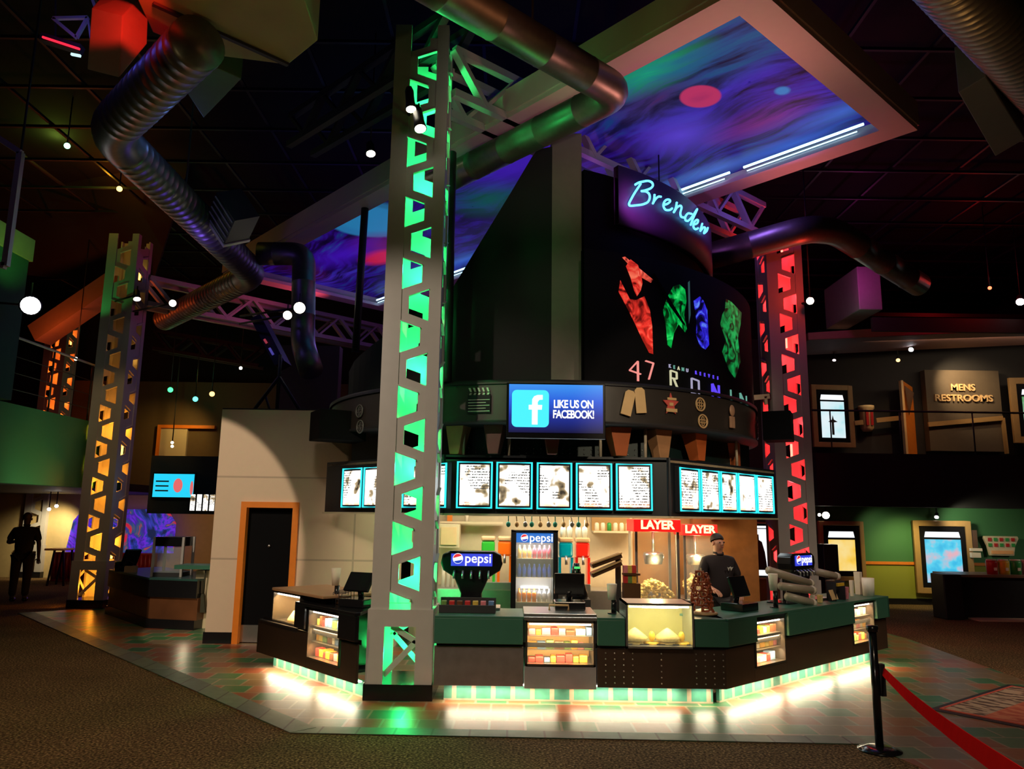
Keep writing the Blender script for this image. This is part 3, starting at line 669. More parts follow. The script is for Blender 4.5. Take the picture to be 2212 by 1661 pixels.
# ---- white wall with the orange door
struct('wall_stand', MB(Matrix.Translation((-4.58, 12.0, 0))).box(0, 0, 0, 0.42, 0.18, 3.57).box(0.42, 0, 2.1, 1.30, 0.18, 3.57).box(1.30, 0, 0, 2.75, 0.18, 3.57), M_wallt)
struct('wall_stand_side', MB(Matrix.Translation((-4.58, 12.18, 0))).box(0, 0, 0, 0.12, 3.2, 3.57), M_tan)
struct('wall_stand_return', MB(Matrix.Translation((-1.83, 11.9, 0))).box(0, 0, 0, 0.12, 0.5, 2.6), M_tan)
struct('baseboard_stand', MB(Matrix.Translation((-4.60, 11.98, 0))).box(0, 0, 0, 0.45, 0.2, 0.17), M_gloss)
d = MB(Matrix.Translation((-4.16, 11.96, 0)))
d.box(0, 0, 0, 0.09, 0.24, 2.12).box(0.80, 0, 0, 0.89, 0.24, 2.12).box(0.09, 0, 2.03, 0.80, 0.24, 2.12)
struct('door_1', d, M_orange)
dr = bpy.data.objects['door_1']
MB(Matrix.Translation((-4.07, 12.08, 0))).box(0, 0, 0.02, 0.71, 0.05, 2.03).build('door_leaf', mat('black_door', (0.003, 0.003, 0.004), 0.8, spec=0.1), dr)
MB(Matrix.Translation((-4.07, 12.07, 0))).box(0, 0, 0.02, 0.71, 0.012, 0.27).build('kick_plate', M_steel, dr)
mb = MB(Matrix.Translation((-3.72, 12.07, 1.45))); mb.lathe([(0, 0), (0.02, 0), (0.02, 0.01), (0, 0.01)], 12, M=Matrix.Rotation(PI/2, 4, 'X')); mb.build('peephole', M_steel, dr)

# ---- menu soffit: three faces of an octagon
MF_ = Sec((-0.86, 9.8), (2.02, 9.8)); MR_ = Sec((2.02, 9.8), (4.1, 11.95)); ML_ = Sec((-2.78, 11.65), (-0.86, 9.8))
M_soff = mat('soffit_navy', (0.012, 0.016, 0.022), 0.45)
M_soft = mat('soffit_teal', (0.012, 0.035, 0.034), 0.5)
sof = thing('menu_soffit', 'dark octagonal bulkhead that carries the menu boards round the stand', 'bulkhead')
for s in (MF_, MR_, ML_):
    MB(s.M).box(-0.02, 0, 1.98, s.L+0.02, 0.25, 2.72).build('bulkhead_face', M_soff, sof)
    MB(s.M).box(-0.04, -0.03, 1.955, s.L+0.04, 0.35, 1.98).build('bottom_lip', M_cream, sof)
    MB(s.M).box(0.1, 0.35, 2.72, s.L-0.1, 0.45, 3.12).build('recess_panel', M_soft, sof)
rv = MB(MF_.M); dots(rv, 0.2, 2.6, 2.78, 2.84, 26, 2, y=0.34, r=0.008); rv.build('rivet_dots', M_steel, sof)
MB().slab([(-2.78, 11.65), (-0.86, 9.8), (2.02, 9.8), (4.1, 11.95), (4.1, 15), (-1.7, 15), (-1.7, 12.5)], 2.66, 2.69).build('soffit_ceiling', M_cream, sof)
M_cyan = emat('neon_cyan', (0.03, 0.75, 0.85), 1.6)
def menu_mat():
    m = bpy.data.materials.new('backlit_menu_print'); m.use_nodes = True; nt = m.node_tree; b = nt.nodes['Principled BSDF']; N = nt.nodes.new; Lk = nt.links.new
    tc = N('ShaderNodeTexCoord'); oi = N('ShaderNodeObjectInfo'); ad = N('ShaderNodeVectorMath'); ad.operation = 'MULTIPLY_ADD'; ad.inputs[1].default_value = (40, 40, 40)
    cb = N('ShaderNodeCombineXYZ')
    for i in range(3): Lk(oi.outputs['Random'], cb.inputs[i])
    Lk(cb.outputs[0], ad.inputs[0]); Lk(tc.outputs['Object'], ad.inputs[2])
    n1 = N('ShaderNodeTexNoise'); n1.inputs['Scale'].default_value = 5.5; n1.inputs['Detail'].default_value = 2; Lk(ad.outputs[0], n1.inputs[0])
    cr = N('ShaderNodeValToRGB'); e = cr.color_ramp.elements; e[0].position = 0.30; e[0].color = (0.02, 0.015, 0.01, 1); e[1].position = 0.45; e[1].color = (1, 0.97, 0.9, 1)
    x = e.new(0.38); x.color = (0.30, 0.22, 0.12, 1); Lk(n1.outputs['Fac'], cr.inputs[0])
    sp = N('ShaderNodeSeparateXYZ'); Lk(tc.outputs['Object'], sp.inputs[0])
    # text lines: thin dark rows in the upper right
    wv = N('ShaderNodeTexWave'); wv.bands_direction = 'Z'; wv.inputs['Scale'].default_value = 9; wv.inputs['Distortion'].default_value = 0.0; Lk(tc.outputs['Object'], wv.inputs[0])
    n2 = N('ShaderNodeTexNoise'); n2.inputs['Scale'].default_value = 3.0; Lk(ad.outputs[0], n2.inputs[0])
    n3 = N('ShaderNodeTexNoise'); n3.inputs['Scale'].default_value = 55; Lk(tc.outputs['Object'], n3.inputs[0])
    def th(o, a, c):
        g_ = N('ShaderNodeMapRange'); g_.inputs[1].default_value = a; g_.inputs[2].default_value = c; Lk(o, g_.inputs[0]); return g_.outputs[0]
    def mul(a, c):
        g_ = N('ShaderNodeMath'); g_.operation = 'MULTIPLY'; Lk(a, g_.inputs[0]); Lk(c, g_.inputs[1]); return g_.outputs[0]
    msk = mul(mul(th(wv.outputs['Fac'], 0.6, 0.7), th(n2.outputs['Fac'], 0.48, 0.52)), th(n3.outputs['Fac'], 0.42, 0.5))
    mx = N('ShaderNodeMix'); mx.data_type = 'RGBA'; mx.inputs[7].default_value = (0.03, 0.03, 0.03, 1); Lk(msk, mx.inputs[0]); Lk(cr.outputs[0], mx.inputs[6])
    # red/orange food at the foot
    ft = mul(th(sp.outputs['Z'], 0.13, 0.03), th(n1.outputs['Fac'], 0.4, 0.56))
    m2 = N('ShaderNodeMix'); m2.data_type = 'RGBA'; m2.inputs[7].default_value = (0.95, 0.30, 0.08, 1); Lk(ft, m2.inputs[0]); Lk(mx.outputs[2], m2.inputs[6])
    Lk(m2.outputs[2], b.inputs['Emission Color']); b.inputs['Emission Strength'].default_value = 1.8; b.inputs['Base Color'].default_value = (0.05, 0.05, 0.05, 1)
    return m
M_menu = menu_mat()
def menu_board(sec, x0, x1, z0, z1, label):
    t = thing('menu_board', label, 'menu board', sec.w(x0, 0, z0), sec.ang, 'backlit menu boards around the bulkhead')
    W = x1-x0; H = z1-z0
    MB().box(0, -0.07, 0, W, -0.002, H).build('light_box', M_soff, t, bevel=0.006)
    q = 0.022
    MB().tube([(q, -0.078, q), (W-q, -0.078, q), (W-q, -0.078, H-q), (q, -0.078, H-q)], 0.013, 8, closed=True).build('neon_border', M_cyan, t)
    MB().box(q*2.4, -0.076, q*2.4, W-q*2.4, -0.071, H-q*2.4).build('menu_print', M_menu, t)
    for k in range(int(W*0 + 1)): pass
ordn = ['leftmost', 'second from the left', 'middle', 'fourth from the left', 'rightmost']
for i, (a, b) in enumerate(((985, 1066), (1070, 1152), (1157, 1237), (1241, 1323), (1327, 1409))):
    menu_board(MF_, MF_.at(a, 1050)[0], MF_.at(b, 1050)[0], 2.03, 2.645, f'backlit menu board, {ordn[i]} of the five on the front face')
for i, (a, b) in enumerate(((1457, 1502), (1503, 1545), (1546, 1583), (1584, 1623), (1624, 1661))):
    menu_board(MR_, MR_.at(a, 1060)[0], MR_.at(b, 1060)[0], 2.03, 2.62, f'narrow-looking backlit menu board, {ordn[i]} of the five on the right face')
for i, (a, b) in enumerate(((747, 791), (793, 832), (833, 876), (878, 925), (926, 975))):
    menu_board(ML_, ML_.at(a, 1060)[0], ML_.at(b, 1060)[0], 2.03, 2.62, f'backlit menu board, {ordn[i]} of the five on the left face')
light('menu_glow', 'AREA', (0.6, 9.66, 2.3), 9, (0.85, 0.95, 1.0), (0.6, 5, 1.4), 2.4, sizey=0.4)
light('menu_glow', 'AREA', tuple(MR_.w(1.5, -0.12, 2.3)), 6, (0.85, 0.95, 1.0), tuple(MR_.w(1.5, -4, 1.5)), 2.4, sizey=0.4)
# rods from bulkhead to ledge
for i, px in enumerate((1002, 1100, 1202, 1297, 1394, 1497, 1590)):
    s = MF_ if px < 1430 else MR_
    x = s.at(px, 950, 0.1)[0]
    MB(s.M).tube([(x, 0.1, 2.72), (x, 0.1, 3.12)], 0.02, 8).build('support_rod', M_tan, sof)

# ---- round ledge above, with the film icons
LC = Vector((0.5, 12.8, 0)); LR = 3.45
def oncyl(px, py, c=LC, Rr=LR):
    r = ray(px, py); d = Vector((r.x, r.y)); o = -Vector((c.x, c.y)); a = d.dot(d); b = 2*o.dot(d); cc = o.dot(o)-Rr*Rr
    disc = max(0, b*b-4*a*cc); tt = (-b-math.sqrt(disc))/(2*a); return CAM + r*tt
def onang(px, py, c=LC, Rr=LR):
    p = oncyl(px, py, c, Rr); return math.atan2(p.y-c.y, p.x-c.x), p
M_band = mat('ledge_band', (0.035, 0.028, 0.024), 0.45)
led = thing('sign_ledge', 'dark round ledge with film icons running above the menu boards', 'ledge', tuple(LC))
MB().lathe([(LR, 3.10), (LR, 3.58)], 72, a0=R(168), a1=R(372)).build('ledge_face', M_band, led)
MB().lathe([(LR+0.03, 3.58), (LR+0.03, 3.63), (1.2, 3.63)], 72, a0=R(168), a1=R(372)).build('ledge_top', M_black, led)
MB().lathe([(2.4, 3.10), (LR+0.02, 3.10), (LR+0.02, 3.13)], 72, a0=R(168), a1=R(372)).build('ledge_underside', M_dark, led)
def stand_on(px, py, off=0.0, c=LC, Rr=LR):     # frame tangent to the ledge at the photo point, y inward
    a, p = onang(px, py, c, Rr); q = Vector((c.x + (Rr+off)*math.cos(a), c.y + (Rr+off)*math.sin(a), p.z))
    return Matrix.Translation(q) @ Matrix.Rotation(a + PI/2, 4, 'Z')
M_gold2 = mat('gold_relief', (0.75, 0.50, 0.24), 0.4, var=0.15)
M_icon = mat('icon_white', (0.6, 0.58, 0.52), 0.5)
def clapper(px, py, lab, m, s=1.0):
    t = thing('clapperboard_icon', lab, 'sign', (0, 0, 0), 0, 'film icons on the ledge'); M = stand_on(px, py, 0.01)
    MB(M).box(-0.15*s, -0.012, -0.18*s, 0.15*s, 0, 0.05*s).build('slate', M_gloss, t)
    b = MB(M)
    for k in range(5):
        x = -0.14*s+k*0.058*s; b.prism([(x, 0.14*s), (x+0.025*s, 0.14*s), (x+0.045*s, 0.09*s), (x+0.02*s, 0.09*s)], 0.01, Matrix.Translation((0, -0.02, 0))); b.prism([(x+0.02*s, 0.075*s), (x+0.045*s, 0.075*s), (x+0.035*s, 0.05*s), (x+0.01*s, 0.05*s)], 0.01, Matrix.Translation((0, -0.02, 0)))
    b.build('striped_stick', m, t); b = MB(M)
    for k in range(5): b.box(-0.14*s, -0.02, -0.16*s+k*0.036*s, 0.14*s-(k % 2)*0.05, -0.012, -0.152*s+k*0.036*s)
    b.build('slate_lines', m, t)
clapper(1036, 862, 'clapperboard icon left of the blue screen', M_icon)
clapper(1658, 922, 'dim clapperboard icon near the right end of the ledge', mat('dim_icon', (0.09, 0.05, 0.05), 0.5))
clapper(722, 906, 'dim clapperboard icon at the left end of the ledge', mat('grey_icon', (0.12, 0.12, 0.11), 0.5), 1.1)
t = thing('ticket_icon', 'pair of big cream cinema tickets on the ledge right of the screen', 'sign', (0, 0, 0), 0, 'film icons on the ledge')
M = stand_on(1366, 867, 0.02)
for sx, an, dz in ((-0.075, 14, -0.02), (0.09, -5, 0.02)):
    MB(M @ Matrix.Translation((sx, 0, dz)) @ Matrix.Rotation(R(an), 4, 'Y')).prism([(-0.07, -0.17), (0.07, -0.17), (0.07, 0.12), (0.035, 0.155), (-0.035, 0.155), (-0.07, 0.12)], 0.02, Matrix.Translation((0, -0.03, 0))).build('ticket', M_gold2, t, bevel=0.004)
t = thing('star_icon', 'red star with lettering strips on the ledge right of the tickets', 'sign', (0, 0, 0), 0, 'film icons on the ledge')
M = stand_on(1446, 874, 0.015)
MB(M).prism([((0.13 if k % 2 == 0 else 0.055)*math.sin(PI*k/5), (0.15 if k % 2 == 0 else 0.065)*math.cos(PI*k/5)) for k in range(10)], 0.015, Matrix.Translation((0, -0.02, 0))).build('star', mat('star_red', (0.7, 0.12, 0.10), 0.4), t)
MB(M).box(-0.06, -0.03, 0.055, 0.08, -0.02, 0.085).box(-0.08, -0.03, -0.10, 0.09, -0.02, -0.055).box(-0.03, -0.03, -0.02, 0.03, -0.02, 0.02).build('strip', M_gold2, t)
def reel(px, py, lab, m):
    t = thing('film_reel_icon', lab, 'sign', (0, 0, 0), 0, 'film icons on the ledge'); M = stand_on(px, py, 0.012) @ Matrix.Rotation(PI/2, 4, 'X')
    for (dx, dz) in ((-0.02, 0.11), (0.02, -0.11)):
        b = MB(M); b.tube([(dx+0.085*math.cos(2*PI*k/20), dz+0.085*math.sin(2*PI*k/20), 0.01) for k in range(20)], 0.012, 6, closed=True)
        for k in range(4): b.tube([(dx+0.04*math.cos(PI*k/2)+0.022*math.cos(2*PI*j/10), dz+0.04*math.sin(PI*k/2)+0.022*math.sin(2*PI*j/10), 0.01) for j in range(10)], 0.006, 5, closed=True)
        b.build('reel', m, t)
reel(1513, 892, 'pair of gold film reels on the right of the ledge', M_gold2)
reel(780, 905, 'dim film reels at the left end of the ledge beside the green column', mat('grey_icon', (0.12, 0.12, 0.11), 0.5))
t = thing('microphone_icon', 'gold vintage microphone relief on the far right of the ledge', 'sign', (0, 0, 0), 0, 'film icons on the ledge')
M = stand_on(1577, 903, 0.015)
MB(M).ball((0, -0.02, 0.10), 0.07, 0.02, 0.08).box(-0.06, -0.03, -0.14, 0.06, 0, 0.02).build('microphone', mat('mic_gold', (0.45, 0.26, 0.16), 0.4), t, bevel=0.008)
# end boxes of the ledge
for (a, b, lab) in ((1652, 1706, 'black boxy sign cabinet at the right end of the ledge'), (694, 800, 'black boxy sign cabinet at the left end of the ledge')):
    o = MB(Matrix.Translation(D((a+b)/2, 915, 11.3 if a > 1000 else 10.6)) @ Matrix.Rotation(R(-25 if a > 1000 else 30), 4, 'Z'))
    hw = 0.2 if a > 1000 else 0.34
    if a > 1000: o.box(-hw, -0.1, -0.25, hw, 0.35, 0.18)
    else: o.box(-hw, 0.1, -0.22, hw, 0.6, 0.2)
    tag(o.build('sign_cabinet', mat('matt_black', (0.006, 0.006, 0.006), 0.9, spec=0.1), bevel=0.01), lab, 'sign')
# tapered wooden brackets
for i, (px, w1, py0, py1, m) in enumerate(((1360, 0.30, 900, 975, 'orange_wood'), (1461, 0.28, 914, 985, 'pale_wood'), (1548, 0.27, 930, 998, 'orange_wood'), (1632, 0.27, 945, 1008, 'orange_wood'), (1055, 0.26, 898, 972, 'dark_wood'), (963, 0.26, 905, 978, 'pale_wood'), (806, 0.2, 930, 992, 'orange_wood'), (1196, 0.24, 925, 975, 'red_wood'))):
    mm = mat(m, {'orange_wood': (0.55, 0.13, 0.03), 'pale_wood': (0.50, 0.26, 0.12), 'dark_wood': (0.16, 0.05, 0.04), 'red_wood': (0.25, 0.04, 0.03)}[m], 0.5, var=0.2, scale=5)
    M = stand_on(px, 900, -0.25); z = M.translation.z; M.translation.z = 0; h = 0.37
    vs = [(x*w1/2*k, y, zz) for zz, k in ((3.10-h, 0.5), (3.10, 1.0)) for y in (0.0, 0.16 if zz < 3.1 else 0.24) for x in (-1, 1)]
    o = MB(M).hexa(vs).build('tapered_bracket', mm, bevel=0.006)
    nm = {1360: 'orange tapered wooden bracket under the ticket icons', 1461: 'pale tapered wooden bracket under the star icon', 1548: 'orange tapered wooden bracket under the film reels', 1632: 'orange tapered wooden bracket at the right end of the ledge', 1055: 'dark red-tipped tapered bracket left of the screen', 963: 'pale tapered bracket directly right of the green column', 806: 'orange tapered bracket directly left of the green column', 1196: 'short dark red bracket below the blue screen'}[px]
    tag(o, nm, 'bracket', 'tapered brackets under the ledge')
# the screen on the ledge
t = thing('display_screen', 'wide flat screen on the ledge showing a blue social media notice', 'screen')
SP = Vector((0.53, 9.22, 0)); w0 = D(1100, 828, 9.2).x; w1 = D(1302, 828, 9.2).x; zt, zb = D(1200, 831, 9.2).z, D(1200, 944, 9.2).z
MB().box(w0-0.03, 9.2, zb-0.02, w1+0.03, 9.32, zt+0.02).build('bezel', M_gloss, t, bevel=0.008)
scr = bpy.data.materials.new('screen_blue'); scr.use_nodes = True; nt = scr.node_tree; b = nt.nodes['Principled BSDF']; tc = nt.nodes.new('ShaderNodeTexCoord'); sx_ = nt.nodes.new('ShaderNodeSeparateXYZ'); mr = nt.nodes.new('ShaderNodeMapRange'); cr = nt.nodes.new('ShaderNodeValToRGB')
nt.links.new(tc.outputs['Generated'], sx_.inputs[0]); nt.links.new(sx_.outputs['Z'], cr.inputs[0]); e = cr.color_ramp.elements; e[0].color = (0.004, 0.004, 0.05, 1); e[1].color = (0.05, 0.33, 1.0, 1); x = e.new(0.35); x.color = (0.01, 0.03, 0.35, 1); x = e.new(0.65); x.color = (0.02, 0.12, 0.8, 1)
nt.links.new(cr.outputs[0], b.inputs['Emission Color']); b.inputs['Emission Strength'].default_value = 0.9; b.inputs['Base Color'].default_value = (0, 0, 0, 1)
MB().box(w0, 9.192, zb+0.05, w1, 9.2, zt).build('screen_image', scr, t)
def rrect(x0, z0, x1, z1, r, n=5):
    P = []
    for cx, cz, a0 in ((x1-r, z0+r, -90), (x1-r, z1-r, 0), (x0+r, z1-r, 90), (x0+r, z0+r, 180)):
        for k in range(n+1): a = R(a0 + 90*k/n); P.append((cx+r*math.cos(a), cz+r*math.sin(a)))
    return P
a0, _, z0 = D(1105, 922, 9.19); a1, _, z1 = D(1186, 843, 9.19)
MB().prism(rrect(a0, z0, a1, z1, 0.06), 0.004, Matrix.Translation((0, 9.187, 0))).build('logo_tile', emat('logo_cyan', (0.06, 0.80, 0.95), 1.15), t)
fx = a0 + (a1-a0)*0.62; fz = z0 + (z1-z0)*0.07; fh = (z1-z0)*0.80
fp = [(fx-0.035, fz), (fx+0.035, fz), (fx+0.035, fz+fh*0.5), (fx+0.085, fz+fh*0.5), (fx+0.09, fz+fh*0.66), (fx+0.035, fz+fh*0.66), (fx+0.035, fz+fh*0.76), (fx+0.055, fz+fh*0.83), (fx+0.095, fz+fh*0.84), (fx+0.095, fz+fh), (fx+0.03, fz+fh*0.995), (fx-0.01, fz+fh*0.95), (fx-0.033, fz+fh*0.85), (fx-0.035, fz+fh*0.66), (fx-0.075, fz+fh*0.66), (fx-0.075, fz+fh*0.5), (fx-0.035, fz+fh*0.5)]
M_wht = emat('screen_white', (1, 1, 1), 1.1)
MB().prism(fp, 0.003, Matrix.Translation((0, 9.183, 0))).build('letter_f', M_wht, t)
for s_, py in (('LIKE US ON', 874), ('FACEBOOK!', 896)):
    p = D(1239, py, 9.19); text_mb(s_, 0.135, Matrix.Translation((p.x, 9.187, p.z)), 0.003, sx=0.76 if s_[0] == 'L' else 0.74, bold=0.004, space=0.9).build('screen_lettering', M_wht, t)
light('screen_glow', 'AREA', (0.53, 9.1, 3.3), 3, (0.2, 0.45, 1.0), (0.53, 5, 3.0), 1.0, sizey=0.5)

# ---- tower: curved film banner, sign band, pier, swooping wall
TC = Vector((-0.2, 13.65, 0)); TR = 4.36; TC1 = Vector((-0.82, 13.58, 0)); TR1 = 4.25
ban = thing('film_banner', 'tall curved black banner with four coloured figures', 'banner', tuple(TC))
pa = onang(1262, 600, TC, TR)[0]
M_ban = mat('banner_black', (0.004, 0.004, 0.005), 0.9, spec=0.1)
MB().lathe([(TR, 3.63), (TR, 5.38), (TR-0.12, 5.38), (TR-0.12, 3.63)], 60, a0=pa, a1=R(10)).build('banner_skin', M_ban, ban)
pa1 = onang(1262, 450, TC1, TR1)[0]
MB(Matrix.Translation(TC1-TC)).lathe([(TR1, 5.30), (TR1, 6.60), (TR1-0.12, 6.60), (TR1-0.12, 5.30)], 60, a0=pa1, a1=R(0)).build('banner_top', M_ban, ban)
TLM = Matrix.Translation(-TC)
def on_banner(P, name, m, off=0.012):            # pixel polygon laid on the curved banner
    mb = MB(TLM); cx = sum(p[0] for p in P)/len(P); cy = sum(p[1] for p in P)/len(P)
    def q(px, py, o):
        a, p = onang(px, py, TC, TR+o); return (p.x, p.y, p.z)
    n = len(P); v = [q(cx, cy, off)] + [q(*p, off) for p in P] + [q(*p, 0.001) for p in P]
    f = [(0, i+1, (i+1) % n + 1) for i in range(n)] + [(i+1, i+1+n, (i+1) % n+1+n, (i+1) % n+1) for i in range(n)]
    mb.add(v, f); return mb.build(name, m, ban)
def fig_mat(name, c1, c2, s):  # printed figures; the spotlight on them is put into the colour as emission
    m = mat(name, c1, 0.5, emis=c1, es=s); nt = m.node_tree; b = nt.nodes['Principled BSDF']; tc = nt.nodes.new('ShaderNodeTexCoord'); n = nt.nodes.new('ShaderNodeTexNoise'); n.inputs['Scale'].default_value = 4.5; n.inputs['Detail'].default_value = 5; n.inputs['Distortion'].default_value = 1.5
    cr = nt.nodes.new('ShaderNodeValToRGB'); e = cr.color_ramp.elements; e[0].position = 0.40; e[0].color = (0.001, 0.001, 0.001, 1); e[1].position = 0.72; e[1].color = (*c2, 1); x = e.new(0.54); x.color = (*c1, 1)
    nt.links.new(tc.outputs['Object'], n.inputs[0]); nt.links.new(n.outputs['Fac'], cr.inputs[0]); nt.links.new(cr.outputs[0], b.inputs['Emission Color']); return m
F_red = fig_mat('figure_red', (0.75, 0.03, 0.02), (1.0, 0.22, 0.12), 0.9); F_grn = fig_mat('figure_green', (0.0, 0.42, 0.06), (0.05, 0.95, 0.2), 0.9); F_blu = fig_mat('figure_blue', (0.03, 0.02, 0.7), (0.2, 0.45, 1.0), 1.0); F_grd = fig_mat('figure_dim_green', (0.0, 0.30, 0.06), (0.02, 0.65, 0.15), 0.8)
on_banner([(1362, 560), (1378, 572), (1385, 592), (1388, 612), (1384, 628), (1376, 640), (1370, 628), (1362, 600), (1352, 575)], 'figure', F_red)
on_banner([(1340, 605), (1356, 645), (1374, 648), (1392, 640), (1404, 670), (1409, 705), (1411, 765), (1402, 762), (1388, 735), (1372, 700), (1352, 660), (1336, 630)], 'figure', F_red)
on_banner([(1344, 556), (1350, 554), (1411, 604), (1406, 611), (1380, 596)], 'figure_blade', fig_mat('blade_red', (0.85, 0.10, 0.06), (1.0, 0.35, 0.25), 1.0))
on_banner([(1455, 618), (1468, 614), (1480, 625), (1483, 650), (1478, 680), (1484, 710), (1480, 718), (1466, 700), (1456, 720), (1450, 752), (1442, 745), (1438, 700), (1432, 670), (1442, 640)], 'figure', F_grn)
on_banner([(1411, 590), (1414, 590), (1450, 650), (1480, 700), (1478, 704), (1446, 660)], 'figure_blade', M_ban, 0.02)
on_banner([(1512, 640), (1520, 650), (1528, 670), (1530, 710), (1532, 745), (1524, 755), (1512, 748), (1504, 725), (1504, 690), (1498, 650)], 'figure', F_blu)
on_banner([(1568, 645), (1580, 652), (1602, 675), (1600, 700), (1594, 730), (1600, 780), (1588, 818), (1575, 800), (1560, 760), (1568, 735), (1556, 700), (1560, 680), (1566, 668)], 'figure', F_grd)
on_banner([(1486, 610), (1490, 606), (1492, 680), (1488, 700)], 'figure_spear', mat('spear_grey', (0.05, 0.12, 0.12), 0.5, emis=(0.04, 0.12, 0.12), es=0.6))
def ban_text(s, px, py, size, m, sx=1.0, sh=0.0, bold=0.0):
    a, p = onang(px, py, TC, TR+0.015)
    M = TLM @ Matrix.Translation((TC.x+(TR+0.015)*math.cos(a), TC.y+(TR+0.015)*math.sin(a), p.z)) @ Matrix.Rotation(a+PI/2, 4, 'Z')
    text_mb(s, size, M, 0.01, sx=sx, bold=bold).build('banner_lettering', m, ban)
L1 = emat('letter_pink', (1.0, 0.32, 0.28), 0.9); L2 = emat('letter_cream', (0.75, 0.72, 0.45), 0.8); L3 = emat('letter_violet', (0.45, 0.42, 0.62), 0.8); L4 = emat('letter_blue', (0.12, 0.06, 0.95), 1.0); L5 = emat('letter_teal', (0.16, 0.45, 0.35), 0.8)  # printed letters, their brightness also put in as emission
def stroke_letter(px, py, w_, h_, strokes, m, r=0.014):
    a, p = onang(px, py, TC, TR+0.02)
    M = TLM @ Matrix.Translation((TC.x+(TR+0.02)*math.cos(a), TC.y+(TR+0.02)*math.sin(a), p.z)) @ Matrix.Rotation(a+PI/2, 4, 'Z')
    mb = MB(M)
    for st in strokes: 
        for k in range(len(st)-1):
            mb.bar((st[k][0]*w_, 0, st[k][1]*h_), (st[k+1][0]*w_, 0, st[k+1][1]*h_), r*2, r)
    mb.build('banner_letter', m, ban)
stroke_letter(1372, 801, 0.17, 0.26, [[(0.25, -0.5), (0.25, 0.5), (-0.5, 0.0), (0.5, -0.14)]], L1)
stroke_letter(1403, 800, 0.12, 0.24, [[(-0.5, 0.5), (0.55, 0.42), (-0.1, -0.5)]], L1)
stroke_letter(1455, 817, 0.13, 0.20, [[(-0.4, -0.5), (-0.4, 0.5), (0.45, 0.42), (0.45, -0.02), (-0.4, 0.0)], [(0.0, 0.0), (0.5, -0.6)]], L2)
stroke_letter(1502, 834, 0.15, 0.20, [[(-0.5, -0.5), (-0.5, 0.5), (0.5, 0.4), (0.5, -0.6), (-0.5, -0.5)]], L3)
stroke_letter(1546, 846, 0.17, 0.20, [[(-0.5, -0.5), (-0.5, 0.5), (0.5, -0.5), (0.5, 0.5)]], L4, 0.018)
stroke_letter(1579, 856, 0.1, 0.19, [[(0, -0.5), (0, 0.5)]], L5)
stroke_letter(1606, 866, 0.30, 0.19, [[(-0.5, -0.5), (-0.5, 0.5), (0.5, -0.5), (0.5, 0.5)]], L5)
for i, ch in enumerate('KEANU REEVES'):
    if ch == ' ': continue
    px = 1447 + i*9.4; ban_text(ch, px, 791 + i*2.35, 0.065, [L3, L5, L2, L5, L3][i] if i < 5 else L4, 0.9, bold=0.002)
# sign band with the neon name
SR = TR1 + 0.10
pb = onang(1336, 420, TC1, SR)[0]; pe = onang(1541, 530, TC1, SR)[0]
sb = thing('neon_name_sign', 'curved dark sign band with blue handwritten neon lettering', 'sign', tuple(TC1))
def wash_mat():
    return mat('sign_band_plum', (0.05, 0.025, 0.07), 0.5)
MB().lathe([(SR, 5.90), (SR, 6.74), (SR-0.10, 6.74), (SR-0.10, 5.90), (SR, 5.90)], 40, a0=pb, a1=pe+0.02).build('sign_band', wash_mat(), sb)
M_nb = emat('neon_blue', (0.10, 0.55, 1.0), 2.6)
def neon(strokes):
    for st in strokes:
        P = []
        for px, py in st: P.append(oncyl(px, py, TC1, SR+0.05))
        P = smooth_path(P, 3, 0.05) if len(P) > 2 else P
        MB(Matrix.Translation(-TC1)).tube(P, 0.016, 8).build('neon_letter', M_nb, sb)
neon([[(1372, 399), (1380, 394), (1400, 390), (1409, 394), (1411, 401), (1406, 407), (1392, 412), (1383, 413), (1396, 413), (1403, 419), (1404, 428), (1400, 437), (1388, 442), (1360, 445), (1358, 440), (1370, 418), (1384, 397)],
      [(1414, 420), (1413, 434), (1409, 442), (1414, 432), (1422, 424), (1428, 425)],
      [(1433, 443), (1443, 440), (1449, 434), (1444, 430), (1436, 433), (1432, 444), (1437, 454), (1447, 454), (1452, 450)],
      [(1462, 437), (1460, 450), (1454, 461), (1462, 448), (1470, 443), (1473, 448), (1469, 460), (1471, 469), (1478, 470)],
      [(1494, 462), (1486, 460), (1480, 468), (1480, 476), (1486, 478), (1494, 470), (1507, 450), (1496, 474), (1492, 486)],
      [(1499, 485), (1506, 483), (1509, 476), (1505, 474), (1499, 480), (1497, 490), (1502, 496), (1508, 493)],
      [(1517, 483), (1512, 500), (1520, 490), (1524, 492), (1520, 505), (1527, 499), (1529, 492)]])
p = oncyl(1440, 440, TC1, SR+0.35); light('neon_glow', 'POINT', tuple(p), 5, (0.15, 0.2, 1.0), None, 0.2)
p = oncyl(1345, 420, TC1, SR+0.5); light('neon_glow', 'POINT', tuple(p), 1, (1.0, 0.05, 0.15), None, 0.1)
# pier
pr0 = D(1190, 600, 9.75); pr1 = D(1257, 600, 9.75)
o = MB().box(pr0.x, 9.75, 3.63, pr1.x, 10.3, 7.15).build('tower_pier', mat('pier_plaster', (0.20, 0.165, 0.14), 0.75), bevel=0.01)
tag(o, 'tall plain grey square pier between the swooping wall and the banner', 'pier')
